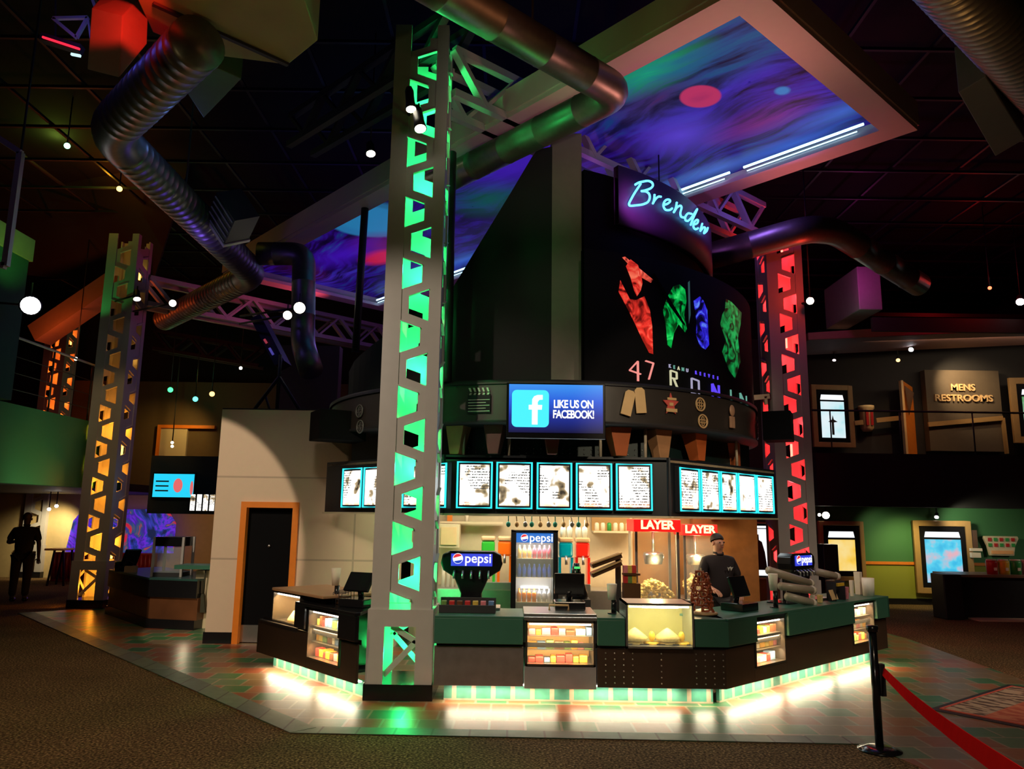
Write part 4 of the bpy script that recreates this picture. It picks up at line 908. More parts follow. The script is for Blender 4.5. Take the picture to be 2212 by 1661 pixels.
# swooping wall
sw = MB(); WC = Vector((0.5, 13.0)); WR = 3.25; ctrl = [(1192, 6.95), (1155, 6.9), (1100, 6.3), (975, 5.0), (850, 4.55), (770, 4.3), (700, 4.0)]
top = []; bot = []
def ztop(px):
    for (a, za), (b, zb) in zip(ctrl, ctrl[1:]):
        if b <= px <= a: return za + (zb-za)*(a-px)/(a-b)
    return ctrl[-1][1]
rng = [1192 - k*(1192-735)/40 for k in range(41)]
vs = []
for px in rng:
    a, p = onang(px, 700, Vector((*WC, 0)), WR)
    for rr in (WR, WR-0.12):
        for zz in (3.63, ztop(px)): vs.append((WC.x+rr*math.cos(a), WC.y+rr*math.sin(a), zz))
fs = []
for k in range(40):
    i = 4*k; j = i+4
    fs += [(i, j, j+1, i+1), (i+2, i+3, j+3, j+2), (i+1, j+1, j+3, i+3), (i, i+2, j+2, j)]
fs += [(0, 1, 3, 2), (160, 162, 163, 161)]
tag(sw.add(vs, fs, smooth=False).build('swooping_wall', mat('swoop_black', (0.008, 0.008, 0.009), 0.8)), 'dark curved tower wall whose top edge swoops down to the left', 'tower wall')
o = MB().tube([D(790, 425, 12.6), D(768, 760, 12.6)], 0.065, 12).build('thin_pole', M_black); tag(o, 'thin black vertical pole left of the green column, before the mural', 'pole')
o = MB().tube([D(975, 330, 9.6), (D(968, 690, 9.6).x, 9.6, 3.63)], 0.07, 12).build('thin_pole', M_black); tag(o, 'thin black vertical pole just right of the green column', 'pole')
# ================================================================ inside the stand
struct('wall_core', MB(Matrix.Translation((-1.6, 12.7, 0))).box(0, 0, 0, 3.6, 0.15, 2.68), M_cream)
struct('wall_core_right', MB(Matrix.Translation((2.0, 12.7, 0))).box(0, 0, 0, 2.0, 0.15, 2.68), mat('amber_wood_wall', (0.40, 0.20, 0.07), 0.5, var=0.35, scale=4))
light('stand_lamp', 'AREA', (0.0, 11.2, 2.62), 55, CREAM, (0.0, 11.2, 0), 1.6, sizey=0.8)
light('stand_lamp', 'AREA', (2.2, 11.4, 2.62), 60, (1.0, 0.75, 0.45), (2.2, 11.4, 0), 1.6, sizey=0.8)
light('stand_lamp', 'AREA', (-1.6, 11.0, 2.6), 14, CREAM, (-1.6, 11.0, 0), 0.8)
o = MB().box(-1.3, 11.95, 0, 2.3, 12.6, 0.86).build('back_counter', M_steel, bevel=0.01); tag(o, 'steel back counter along the inner wall of the stand', 'counter')
def sx(px, Y, py=1250): return D(px, py, Y).x
def sz(py, Y, px=1200): return D(px, py, Y).z
# dark green pass-through window with cream shelf, left part of the inner wall
t = thing('wall_hatch', 'dark green louvred hatch above the cream shelf at the left inside', 'hatch')
Y0 = 12.6
MB().box(sx(978, Y0), Y0, 2.0, sx(1082, Y0), Y0+0.05, 2.62).build('louvre', mat('louvre_green', (0.03, 0.09, 0.05), 0.5), t)
lv = MB()
for k in range(12): lv.box(sx(978, Y0), Y0-0.02, 2.02+k*0.045, sx(1082, Y0), Y0, 2.03+k*0.045)
lv.build('louvre_slats', M_dark, t)
MB().box(sx(930, Y0), Y0-0.2, 1.83, sx(1085, Y0), Y0, 1.86).build('shelf', M_cream, t)
MB().box(sx(963, Y0), Y0-0.06, 1.86, sx(974, Y0), Y0-0.01, 2.6).build('orange_post', M_orange, t)
o = MB().lathe([(0, 0), (0.03, 0), (0.035, 0.12), (0.012, 0.2), (0, 0.2)], 12, M=Matrix.Translation((sx(1005, 12.5), 12.5, 1.861))).build('squeeze_bottle', M_cup); tag(o, 'white squeeze bottle on the cream shelf inside', 'bottle')
t = thing('wall_cupboard', 'bright cream cupboard with a framed pane at the far left inside', 'cupboard')
MB().box(sx(943, 12.2), 12.2, 1.45, sx(990, 12.2), 12.55, 1.82).build('carcass', M_cream, t, bevel=0.01)
MB().box(sx(950, 12.2), 12.18, 1.50, sx(984, 12.2), 12.2, 1.77).build('pane', mat('amber_pane', (0.8, 0.55, 0.3), 0.3), t)
for k in range(4):
    px = 950 + k*11; x = sx(px, 11.6)
    o = MB().cyl((x, 12.2, 0.861), 0.03, 0.32, 12).build('cup_tower', M_cup); tag(o, 'tall stack of paper cups on the back counter, far left inside', 'cups', 'cup towers on the back counter')
# fridge
t = thing('drinks_fridge', 'tall glass-door drinks fridge with a lit blue header', 'fridge')
Y = 11.5; fx0, fx1 = sx(1104, Y), sx(1205, Y); zt = sz(1146, Y, 1155)
f = MB(); f.box(fx0, Y, 0, fx0+0.07, Y+0.6, zt).box(fx1-0.07, Y, 0, fx1, Y+0.6, zt).box(fx0, Y+0.55, 0, fx1, Y+0.6, zt).box(fx0, Y, zt-0.03, fx1, Y+0.6, zt).box(fx0, Y, 0, fx1, Y+0.6, 0.25)
f.build('cabinet', M_gloss, t, bevel=0.008)
hz0 = sz(1172, Y, 1155)
MB().box(fx0+0.07, Y+0.01, hz0, fx1-0.07, Y+0.08, zt-0.04).build('header', emat('header_blue', (0.01, 0.16, 0.62), 1.0), t)
MB().box(fx0+0.07, Y+0.5, 0.25, fx1-0.07, Y+0.54, hz0).build('liner', M_white, t)
MB().box(fx0+0.07, Y+0.012, 0.25, fx1-0.07, Y+0.018, hz0).build('door_glass', M_glass, t)
def logo(cx, cy, cz, r, M0, par, word=True, size=0.1):
    Mr = M0 @ Matrix.Translation((cx, cy, cz)) @ Matrix.Rotation(PI/2, 4, 'X')
    MB(Mr).cyl((0, 0, 0), r, 0.004, 24).build('logo_disc', M_wht, par)
    def seg(a0, a1, m, zz):
        P = [(r*0.9*math.cos(R(a)), r*0.9*math.sin(R(a))) for a in range(a0, a1+1, 10)]
        MB(Mr @ Matrix.Translation((0, 0, 0.004))).slab(P, 0, 0.002).build('logo_swoosh', m, par)
    seg(35, 175, emat('logo_red', (0.85, 0.02, 0.04), 1.0), 0); seg(215, 345, emat('logo_blue', (0.01, 0.05, 0.6), 0.9), 0)
    if word: text_mb('pepsi', size, M0 @ Matrix.Translation((cx + r*1.3, cy-0.003, cz)), 0.004, align='LEFT', bold=0.002).build('logo_word', M_wht, par)
logo(fx0+0.19, Y+0.005, (hz0+zt)/2-0.02, 0.055, Matrix.Identity(4), t, True, 0.17)
shz = [0.45, 0.80, sz(1253, Y), sz(1212, Y, 1155)-0.02]
shz = [0.40, sz(1302, Y), sz(1248, Y), sz(1207, Y)]
bm_ = [mat('drink_'+n, c, 0.15, var=0.1) for n, c in (('amber', (0.75, 0.4, 0.08)), ('cherry', (0.45, 0.04, 0.06)), ('clear', (0.75, 0.75, 0.78)), ('blue', (0.05, 0.12, 0.55)), ('orange', (0.9, 0.28, 0.04)))]
bl = ['amber', 'dark red', 'clear', 'blue', 'orange']
for k, z in enumerate(shz):
    MB().box(fx0+0.07, Y+0.05, z-0.01, fx1-0.07, Y+0.5, z).build('shelf', M_cream, t)
    if k == 0: continue
    n = 7
    for j in range(n):
        q = {3: 0 if j < 3 else 1, 2: 2 if k == 2 and j % 9 == 9 else 3, 1: 4 if j < 4 else 2}[k]
        x = fx0+0.12+j*(fx1-fx0-0.24)/(n-1); h = 0.19
        lb = ['', 'lowest visible', 'middle', 'top'][k]
        o = MB().lathe([(0, 0), (0.03, 0), (0.032, h*0.6), (0.012, h*0.85), (0.013, h), (0, h)], 10, M=Matrix.Translation((x, Y+0.09, z+0.0005))).build('drink_bottle', bm_[q])
        tag(o, f'{bl[q]} drink bottle on the {lb} shelf of the fridge', 'bottle', f'{bl[q]} bottles on the {lb} fridge shelf')
light('fridge_lamp', 'AREA', ((fx0+fx1)/2, Y+0.06, hz0-0.05), 5, (0.95, 0.97, 1), None, 0.45, sizey=0.05, parent=None).rotation_euler = (R(25), 0, 0)
light('fridge_lamp', 'AREA', ((fx0+fx1)/2, Y+0.03, 0.9), 3, (0.95, 0.97, 1), ((fx0+fx1)/2, Y+0.5, 1.2), 0.4, sizey=0.1)
# slush machines
def slush(px, Y, c1, c2, label):
    t = thing('slush_machine', label, 'drinks machine', (sx(px, Y, 1200), Y, 0.861), 0, 'slush machines')
    for k, c in enumerate((c1, c2)):
        x = -0.125 + k*0.25
        MB().box(x-0.10, -0.02, 0.50, x+0.10, 0.3, 0.72).build('bowl', c, t, bevel=0.03)
        MB().box(x-0.105, -0.03, 0.72, x+0.105, 0.31, 0.79).build('bowl_lid', mat('lid_amber', (0.7, 0.45, 0.25), 0.3), t, bevel=0.02)
        MB().tube([(x, -0.02, 0.52), (x, -0.06, 0.46), (x, -0.06, 0.40)], 0.02, 8).build('tap', M_steel, t)
        MB().box(x-0.11, 0.02, 0.0, x-0.07, 0.3, 0.5).box(x+0.07, 0.02, 0.0, x+0.11, 0.3, 0.5).build('leg_panel', c, t)
    MB().box(-0.24, 0.0, 0.0, 0.24, 0.36, 0.12).build('base', M_steel, t, bevel=0.01)
    return t
SG = [mat('slush_'+n, c, 0.15, emis=c, es=0.25) for n, c in (('green', (0.04, 0.45, 0.04)), ('orange', (1.0, 0.16, 0.01)), ('blue', (0.0, 0.33, 0.42)), ('red', (0.85, 0.02, 0.01)))]
slush(1072, 11.75, SG[0], SG[1], 'slush machine with green and orange bowls left of the fridge')
slush(1241, 11.6, SG[2], SG[3], 'slush machine with blue and red bowls right of the fridge')
# soda fountain
def fountain(M, label, s=1.0):
    t = thing('soda_fountain', label, 'drinks dispenser', M.translation, M.to_euler().z, 'branded soda fountains')
    P = [(-0.13, 0), (0.13, 0), (0.12, 0.16), (0.20, 0.34), (0.33, 0.42), (0.36, 0.50), (0.34, 0.60), (0.26, 0.64), (-0.26, 0.64), (-0.34, 0.60), (-0.36, 0.50), (-0.33, 0.42), (-0.20, 0.34), (-0.12, 0.16)]
    P = [(x*s, z*s) for x, z in P]
    MB().prism(P, 0.22*s, Matrix.Translation((0, 0, 0))).build('tower_body', M_gloss, t, bevel=0.015)
    MB().box(-0.24*s, -0.012, 0.47*s, 0.24*s, 0, 0.61*s).build('lit_panel', emat('panel_blue', (0.04, 0.06, 0.75), 1.0), t, bevel=0.003)
    logo(-0.16*s, -0.014, 0.555*s, 0.06*s, Matrix.Identity(4), t, True, 0.15*s)
    for k in range(5): MB().tube([(-0.2*s+k*0.1*s, 0.02, 0.42*s), (-0.2*s+k*0.1*s, -0.05, 0.38*s), (-0.2*s+k*0.1*s, -0.05, 0.33*s)], 0.013*s, 8).build('tap', M_steel, t)
    MB().box(-0.34*s, -0.2*s, 0, 0.34*s, 0.12*s, 0.03*s).build('drip_tray', M_steel, t, bevel=0.005)
    return t
p = D(1019, 1312, 9.35); fountain(Matrix.Translation((p.x, 9.1, 0.906)), 'black soda fountain with a lit blue brand panel on the front counter', 1.0)
fountain(RT.M @ Matrix.Translation((RT.at(1733, 1260, 0.45)[0], 0.42, 0.906)), 'black soda fountain at an angle in front of the red column', 0.95)
# sweets tray and items on the front counter, left part
t = thing('sweets_tray', 'long black tray of small coloured packets below the soda fountain', 'tray')
tx0, tx1 = sx(952, 8.75), sx(1072, 8.75)
MB().box(tx0, 8.62, 0.907, tx1, 8.86, 0.925).box(tx0, 8.62, 0.925, tx1, 8.635, 0.99).box(tx0, 8.845, 0.925, tx1, 8.86, 1.05).build('tray_body', M_dark, t, bevel=0.003)
for k in range(7):
    x = tx0+0.05+k*(tx1-tx0-0.1)/6; q = [5, 0, 3, 0, 4, 7, 6][k]
    o = MB().box(x-0.03, 8.66, 0.9255, x+0.03, 8.72, 1.03).build('candy_packet', packs[q], bevel=0.006); tag(o, f'{pn[q]} packet standing in the black tray, {["first", "second", "third", "fourth", "fifth", "sixth", "last"][k]} from the left', 'packet', 'packets in the black tray')
# cup dispensers on the counter edge
def cups(M, label, h=0.2, stand=0.2, name='cup_stack'):
    t = thing(name, label, 'cups', M.translation, M.to_euler().z, 'white cup stacks on black stands')
    MB().cyl((0, 0, 0), 0.05, 0.012, 16).tube([(0.02, 0, 0.01), (0.02, 0, stand)], 0.03, 10).build('stand', M_gloss, t)
    MB().lathe([(0, 0), (0.042, 0), (0.058, h), (0.05, h), (0, h-0.01)], 18, M=Matrix.Translation((0, 0, stand))).build('paper_cups', M_cup, t)
    return t
def oncounter(px, py, z=0.906, off=0.0): p = Zp(px, py, z); return Matrix.Translation((p.x, p.y, z))
cups(Matrix.Translation((LF.w(X(LF, 723, 1300, 0.25), 0.25).x, LF.w(X(LF, 723, 1300, 0.25), 0.25).y, 0.916)), 'white paper cup stack on a black stand, left run')
cups(Matrix.Translation((sx(1322, 8.75, 1300), 8.75, 0.906)), 'white paper cup stack on a black stand left of the heated case', 0.17, 0.15)
pp = RT.w(X(RT, 1672, 1300, 0.2), 0.2); cups(Matrix.Translation((pp.x, pp.y, 0.906)), 'white paper cup stack on a pale stand, right run', 0.2, 0.2)
# tills
def till(M, label, tilt=20):
    t = thing('till', label, 'till', M.translation, M.to_euler().z, 'black tills of the stand')
    MB().box(-0.17, -0.15, 0, 0.17, 0.15, 0.09).build('till_base', M_gloss, t, bevel=0.01)
    MB().tube([(0, 0.05, 0.09), (0, 0.02, 0.2)], 0.035, 10).build('neck', M_gloss, t)
    MB(Matrix.Translation((0, 0.0, 0.27)) @ Matrix.Rotation(R(tilt), 4, 'X')).box(-0.17, -0.015, -0.12, 0.17, 0.02, 0.12).build('monitor', M_gloss, t, bevel=0.008)
    MB(Matrix.Translation((0, 0, 0.27)) @ Matrix.Rotation(R(tilt), 4, 'X')).box(-0.15, 0.021, -0.10, 0.15, 0.024, 0.10).build('monitor_face', mat('screen_off', (0.02, 0.02, 0.03), 0.2), t)
    return t
pp = LF.w(X(LF, 775, 1290, 0.3), 0.3); till(Matrix.Translation((pp.x, pp.y, 0.916)) @ Matrix.Rotation(R(-25), 4, 'Z'), 'black till with a tilted monitor on the left run', -35)
till(Matrix.Translation((sx(1230, 8.95, 1300), 8.95, 0.931)), 'black till seen from behind on the steel counter top', 10)
till(RT.M @ Matrix.Translation((X(RT, 1600, 1290, 0.3), 0.32, 0.906)), 'black till in front of the standing attendant', -20)
o = MB().tube([(sx(1187, 8.8), 8.8, 0.931), (sx(1187, 8.8), 8.8, 0.985), (sx(1228, 8.8), 8.8, 0.985), (sx(1228, 8.8), 8.8, 0.931)], 0.012, 8).build('copper_loop', M_gold2); tag(o, 'low copper coloured rail loop on the steel counter top', 'rail')
t = thing('wire_rack', 'low dark wire rack of leaflets beside the left till', 'rack'); pp = LF.w(X(LF, 742, 1290, 0.25), 0.25)
MR0 = Matrix.Translation((pp.x, pp.y, 0.916)) @ Matrix.Rotation(LF.ang, 4, 'Z')
b = MB(MR0)
for k in range(4): b.tube([(-0.1+k*0.066, -0.08, 0), (-0.1+k*0.066, -0.08, 0.13), (-0.1+k*0.066, 0.08, 0.16), (-0.1+k*0.066, 0.08, 0)], 0.005, 6)
b.box(-0.11, -0.085, 0.06, 0.11, -0.078, 0.07); b.build('wires', M_dark, t); MB(MR0).box(-0.09, -0.05, 0.005, 0.09, 0.04, 0.10).build('leaflets', M_wood, t)
# dispenser with a cup (black blender like stand)
t = thing('lid_dispenser', 'black rounded dispenser with a cup under a green light', 'dispenser', (sx(1245, 9.7, 1260), 9.7, 0.0))
z0 = sz(1292, 9.7, 1245); 
MB().lathe([(0, z0), (0.14, z0), (0.14, z0+0.05), (0.11, z0+0.15), (0.06, z0+0.3), (0.045, z0+0.42), (0, z0+0.42)], 20).build('housing', M_gloss, t)
MB().box(-0.035, -0.13, z0+0.36, 0.035, -0.10, z0+0.385).build('green_light', emat('tiny_green', (0.1, 0.9, 0.2), 0.9), t)
MB().lathe([(0, 0), (0.03, 0), (0.048, 0.18), (0, 0.18)], 16, M=Matrix.Translation((0, -0.13, z0+0.06))).build('cup', M_cup, t)
MB().box(-0.16, -0.16, 0, 0.16, 0.16, z0).build('pedestal', M_dark, t)
# slanted racks
t = thing('slanted_tray_rack', 'pair of long dark trays sloping up to the right, right of the slush machine', 'rack')
for k in range(2):
    a = D(1277, 1222+k*20, 10.6); b = D(1340, 1199+k*16, 10.6)
    MB().bar(a, b, 0.30, 0.055).build('sloping_tray', M_wood, t)
    MB().bar(Vector(a)+Vector((0, -0.16, 0.035)), Vector(b)+Vector((0, -0.16, 0.035)), 0.02, 0.02).build('tray_edge', M_gold2, t)
MB().bar(D(1335, 1206, 10.7), (D(1335, 1206, 10.7).x, 10.7, 0.0), 0.07).build('rack_post', M_dark, t)
# popcorn machines
M_redglow = emat('header_red', (1.0, 0.01, 0.01), 1.0); M_led = emat('led_letters', (1.0, 0.85, 0.35), 2.2)
def popper(px0, px1, pyt, Y, label, txt, pile=True):
    x0, x1 = sx(px0, Y, 1200), sx(px1, Y, 1200); W = x1-x0; zt = sz(pyt, Y, px0); zb = 0.75
    t = thing('popcorn_machine', label, 'popcorn machine', (x0, Y, 0), 0, 'popcorn machines')
    MB().box(0, 0, 0, W, 0.6, zb).build('base_cabinet', M_steel, t, bevel=0.01)
    for a in (0, W-0.035):
        for b_ in (0, 0.565): MB().box(a, b_, zb, a+0.035, b_+0.035, zt-0.12).build('post', M_steel, t)
    MB().box(-0.02, -0.03, zt-0.17, W+0.02, 0.62, zt).build('header_box', M_redglow, t, bevel=0.01)
    text_mb(txt, 0.16, Matrix.Translation((W/2, -0.035, zt-0.08)), 0.006, sx=1.0, bold=0.006).build('header_lettering', M_led, t)
    MB().box(0.04, 0.01, zb, W-0.04, 0.015, zt-0.18).build('front_glass', M_glass, t)
    MB().lathe([(0, 0), (0.12, 0), (0.15, 0.12), (0.13, 0.16), (0, 0.17)], 18, M=Matrix.Translation((W/2, 0.3, zt-0.62))).build('kettle', M_steel, t)
    MB().tube([(W/2, 0.3, zt-0.46), (W/2, 0.3, zt-0.17)], 0.02, 8).build('kettle_arm', M_steel, t)
    MB().box(0.03, 0.03, zb, W-0.03, 0.57, zb+0.02).build('pan', M_steel, t)
    light('popper_lamp', 'POINT', (W/2, 0.12, zt-0.3), 7, (1.0, 0.75, 0.35), None, 0.06, parent=t)
    light('popper_lamp', 'POINT', (W/2, 0.12, zb+0.6), 16, (1.0, 0.75, 0.35), None, 0.06, parent=t)
    if pile:
        mb = MB(Matrix.Translation((x0, Y, 0)))
        for _ in range(260):
            a, b_ = random.uniform(0.08, W-0.08), random.uniform(0.08, 0.5); h = 0.32*(1-((a-W/2)/(W/2))**2)*random.random()**0.4
            r_ = random.uniform(0.02, 0.032); mb.ball((a, b_, zb+0.03+h), r_, r_*0.8, r_*0.9, 6, 4)
        tag(mb.build('popcorn', M_popc), 'glowing heap of popcorn inside the ' + ('big ' if px0 < 1450 else 'smaller ') + 'popcorn machine', 'popcorn', kind='stuff')
popper(1372, 1468, 1121, 10.7, 'big popcorn machine with a red header beside the heated case', 'LAYER')
popper(1477, 1548, 1132, 11.9, 'smaller popcorn machine with a red header behind the attendant', 'LAYER')
# hanging utensils above the fridge, jars shelf
t = thing('utensil_rail', 'steel rail with hanging teal scoops and ladles above the fridge', 'rail')
a = D(1090, 1112, 10.9); b = D(1275, 1113, 10.9); MB().tube([a, b], 0.012, 8).build('rail', M_steel, t)
MB().tube([a, (a.x, a.y, 2.68)], 0.008, 6).build('hanger', M_steel, t); MB().tube([b, (b.x, b.y, 2.68)], 0.008, 6).build('hanger', M_steel, t)
for k in range(11):
    p = a + (b-a)*((k+0.5)/11)
    MB().tube([p, (p.x+0.01*(k % 3), p.y, p.z-0.09)], 0.008, 6).ball((p.x+0.01*(k % 3), p.y, p.z-0.13), 0.032, 0.02, 0.04).build('hanging_scoop', [mat('scoop_teal', (0.05, 0.4, 0.33), 0.3), M_gold2, M_steel][k % 3], t)
for k in range(4):
    px = 1218 + k*14 + (k > 1)*5; x = sx(px, 11.6, 1150); z = sz(1166, 11.6, px)
    o = MB().lathe([(0, 0), (0.04, 0), (0.045, 0.11), (0.035, 0.15), (0.006, 0.17), (0.006, 0.26), (0, 0.26)], 12, M=Matrix.Translation((x, 11.75, 1.652))).build('blender_jug', mat('jug_clear', (0.6, 0.75, 0.75), 0.15)); tag(o, 'clear upright pump jug on top of the blue and red slush machine', 'jug', 'pump jugs above the slush machine')
t = thing('jar_shelf', 'cream high shelf with a rail along the back wall, right of the fridge', 'shelf')
Y = 12.34; x0, x1 = sx(1283, Y), sx(1368, Y); z = sz(1147, Y, 1320)
MB().box(x0, Y, z-0.03, x1, Y+0.35, z).build('shelf_board', M_cream, t); MB().box(x0, Y+0.3, z, x1, Y+0.35, z+0.3).build('shelf_back', M_gold, t)
for k in range(6):
    x = x0+0.06+k*(x1-x0-0.12)/5
    o = MB().lathe([(0, 0), (0.035, 0), (0.035, 0.11), (0.02, 0.13), (0, 0.13)], 12, M=Matrix.Translation((x, Y+0.1, z+0.0005))).build('glass_jar', [M_cup, M_grnp][k % 4 == 2]); tag(o, 'pale jar in the row on the high cream shelf' if k % 4 != 2 else 'green jar in the row on the high cream shelf', 'jar', 'jars on the high shelf')
t = thing('pennant_shelf', 'wood and red panelled wall unit behind the attendant', 'wall unit')
MB().box(sx(1500, 12.4), 12.4, 0, sx(1640, 12.4), 12.6, 2.6).build('unit_panel', mat('warm_wood', (0.22, 0.09, 0.03), 0.4, var=0.3), t)
MB().box(sx(1545, 12.2), 12.2, 1.95, sx(1588, 12.2), 12.38, 2.2).build('carton', mat('carton', (0.5, 0.28, 0.1), 0.7), t)
for k in range(6):
    px = 1352+(k % 3)*9; z = 1.1 + (k//3)*0.13; x = sx(px, 10.4)
    o = MB().box(x-0.03, 10.4, z, x+0.03, 10.5, z+0.1).build('snack_box', packs[[0, 5, 1, 7, 4, 0][k]], bevel=0.004); tag(o, f'small {pn[[0, 5, 1, 7, 4, 0][k]]} snack box in the {"lower" if k < 3 else "upper"} row left of the big popcorn machine', 'box', 'snack boxes left of the popcorn machine')
o = MB().box(sx(1347, 10.4), 10.38, 0, sx(1383, 10.4), 10.55, 1.098).build('snack_plinth', M_wood); tag(o, 'narrow wooden plinth under the snack boxes', 'plinth')
o = MB().box(sx(1347, 10.4), 10.38, 1.202, sx(1383, 10.4), 10.55, 1.228).build('snack_shelf', M_wood); tag(o, 'thin wooden shelf between the two rows of snack boxes', 'shelf')
# pretzel display
t = thing('pretzel_display', 'rounded display crammed with reddish brown pretzels beside the heated case', 'display', (sx(1516, 8.85, 1300), 8.85, 0.906))
MB().lathe([(0, 0), (0.17, 0), (0.17, 0.02), (0, 0.02)], 24).build('base_disc', M_gold2, t)
M_prz = mat('pretzel_glaze', (0.42, 0.09, 0.03), 0.3, var=0.3, scale=20)
for k in range(34):
    z = 0.05+0.40*(k/34); r_ = 0.15*math.sqrt(max(0.05, 1-(z/0.50)**2)); a = k*2.4
    c = Vector((r_*0.75*math.cos(a), r_*0.75*math.sin(a), z)); Mp = Matrix.Translation(c) @ Matrix.Rotation(a, 4, 'Z') @ Matrix.Rotation(PI/2+random.uniform(-.4, .4), 4, 'Y')
    P = [(0.045*math.sin(u)*(1+0.35*math.cos(2*u)), 0.04*math.cos(u)+0.012*math.cos(2*u), 0.008*math.sin(3*u)) for u in [2*PI*j/14 for j in range(14)]]
    MB(Mp).tube(P, 0.011, 6, closed=True).build('pretzel', M_prz, t)
MB().tube([(0, 0, 0.02), (0, 0, 0.50)], 0.01, 8).build('spindle', M_gold2, t)
# right run clutter: cup tubes, boxes, straw holders
for i, (pa_, pb_, off, lab) in enumerate((((1660, 1232), (1729, 1258), 0.35, 'long slanting tube of white cups in front of the red column, highest'), ((1686, 1266), (1733, 1273), 0.25, 'second slanting tube of white cups, below the highest'), ((1700, 1288), (1733, 1300), 0.2, 'short tube of cups lying lowest beside the soda fountain'), ((1760, 1234), (1786, 1243), 0.4, 'short tube of white cups right of the angled soda fountain'))):
    q0 = onplane(*pa_, RT.a+RT.n*off, RT.n); q1 = onplane(*pb_, RT.a+RT.n*off, RT.n); q1 = q1 - RT.n*0.12
    t = thing('cup_tube', lab, 'cup dispenser', (0, 0, 0), 0, 'slanting cup dispensers')
    MB().tube([q0, q1], 0.05, 14).build('tube_shell', mat('tube_grey', (0.45, 0.38, 0.28), 0.35), t); dd = (q1-q0).normalized()
    MB().tube([q1, q1+dd*0.05], [0.056, 0.05], 14).build('cup_rim', M_cup, t)
t = thing('dispenser_stand', 'black angled frame holding the slanting cup tubes', 'stand')
q = RT.w(X(RT, 1700, 1280, 0.4), 0.4); MB(Matrix.Translation((q.x, q.y, 0.906)) @ Matrix.Rotation(RT.ang, 4, 'Z')).box(-0.25, 0.03, 0, -0.22, 0.06, 0.42).box(0.0, 0.03, 0, 0.03, 0.06, 0.34).box(-0.25, -0.15, 0, 0.05, 0.15, 0.015).build('frame', M_gloss, t)
def rt(px, off): q = RT.w(X(RT, px, 1290, off), off); return Matrix.Translation((q.x, q.y, 0.906)) @ Matrix.Rotation(RT.ang, 4, 'Z')
for i, (px, off, w_, d_, h_, m, lab) in enumerate(((1755, 0.12, 0.05, 0.05, 0.11, packs[2], 'tiny white and red tub left of the condiment rack'), (1771, 0.12, 0.06, 0.06, 0.10, M_popc, 'tiny golden tub beside the white and red tub'), (1800, 0.3, 0.16, 0.12, 0.24, M_wood, 'brown slanted leaflet box behind the condiment rack'), (1825, 0.15, 0.07, 0.1, 0.16, packs[7], 'pink and white carton on the right run'), (1841, 0.25, 0.05, 0.05, 0.22, M_cup, 'narrow pale straw box on the right run'), (1856, 0.3, 0.09, 0.09, 0.32, M_cup, 'tall tapering white cup stack near the end of the right run'))):
    o = MB(rt(px, off)).hexa([(x*w_/2*k, y*d_/2*k, z) for z, k in ((0, 0.85), (h_, 1.0)) for y in (-1, 1) for x in (-1, 1)]).build('counter_tub' if i < 2 else ['leaflet_box', 'carton', 'straw_box', 'cup_stack'][i-2], m, bevel=0.006); tag(o, lab, 'container')
o = MB(rt(1877, 0.12)).lathe([(0, 0), (0.075, 0), (0.085, 0.25), (0.078, 0.25), (0, 0.24)], 20).build('popcorn_tub', mat('lit_tub', (0.95, 0.9, 0.75), 0.5)); tag(o, 'big bright white tub at the far end of the right run', 'container')
t = thing('condiment_rack', 'small dark rack of yellow and tan cards on the right run', 'rack')
b = MB(rt(1812, 0.1)); b.box(-0.14, -0.03, 0, -0.13, 0.1, 0.25).box(0.13, -0.03, 0, 0.14, 0.1, 0.25).box(-0.14, 0.08, 0, 0.14, 0.1, 0.2).build('rack_frame', M_dark, t)
MB(rt(1812, 0.1)).box(-0.10, -0.04, 0.19, 0.10, -0.02, 0.23).build('yellow_strip', M_yel, t); MB(rt(1805, 0.08) @ Matrix.Rotation(R(-20), 4, 'X')).box(-0.09, -0.02, 0.02, 0.06, 0.0, 0.15).build('tan_card', M_gold2, t)
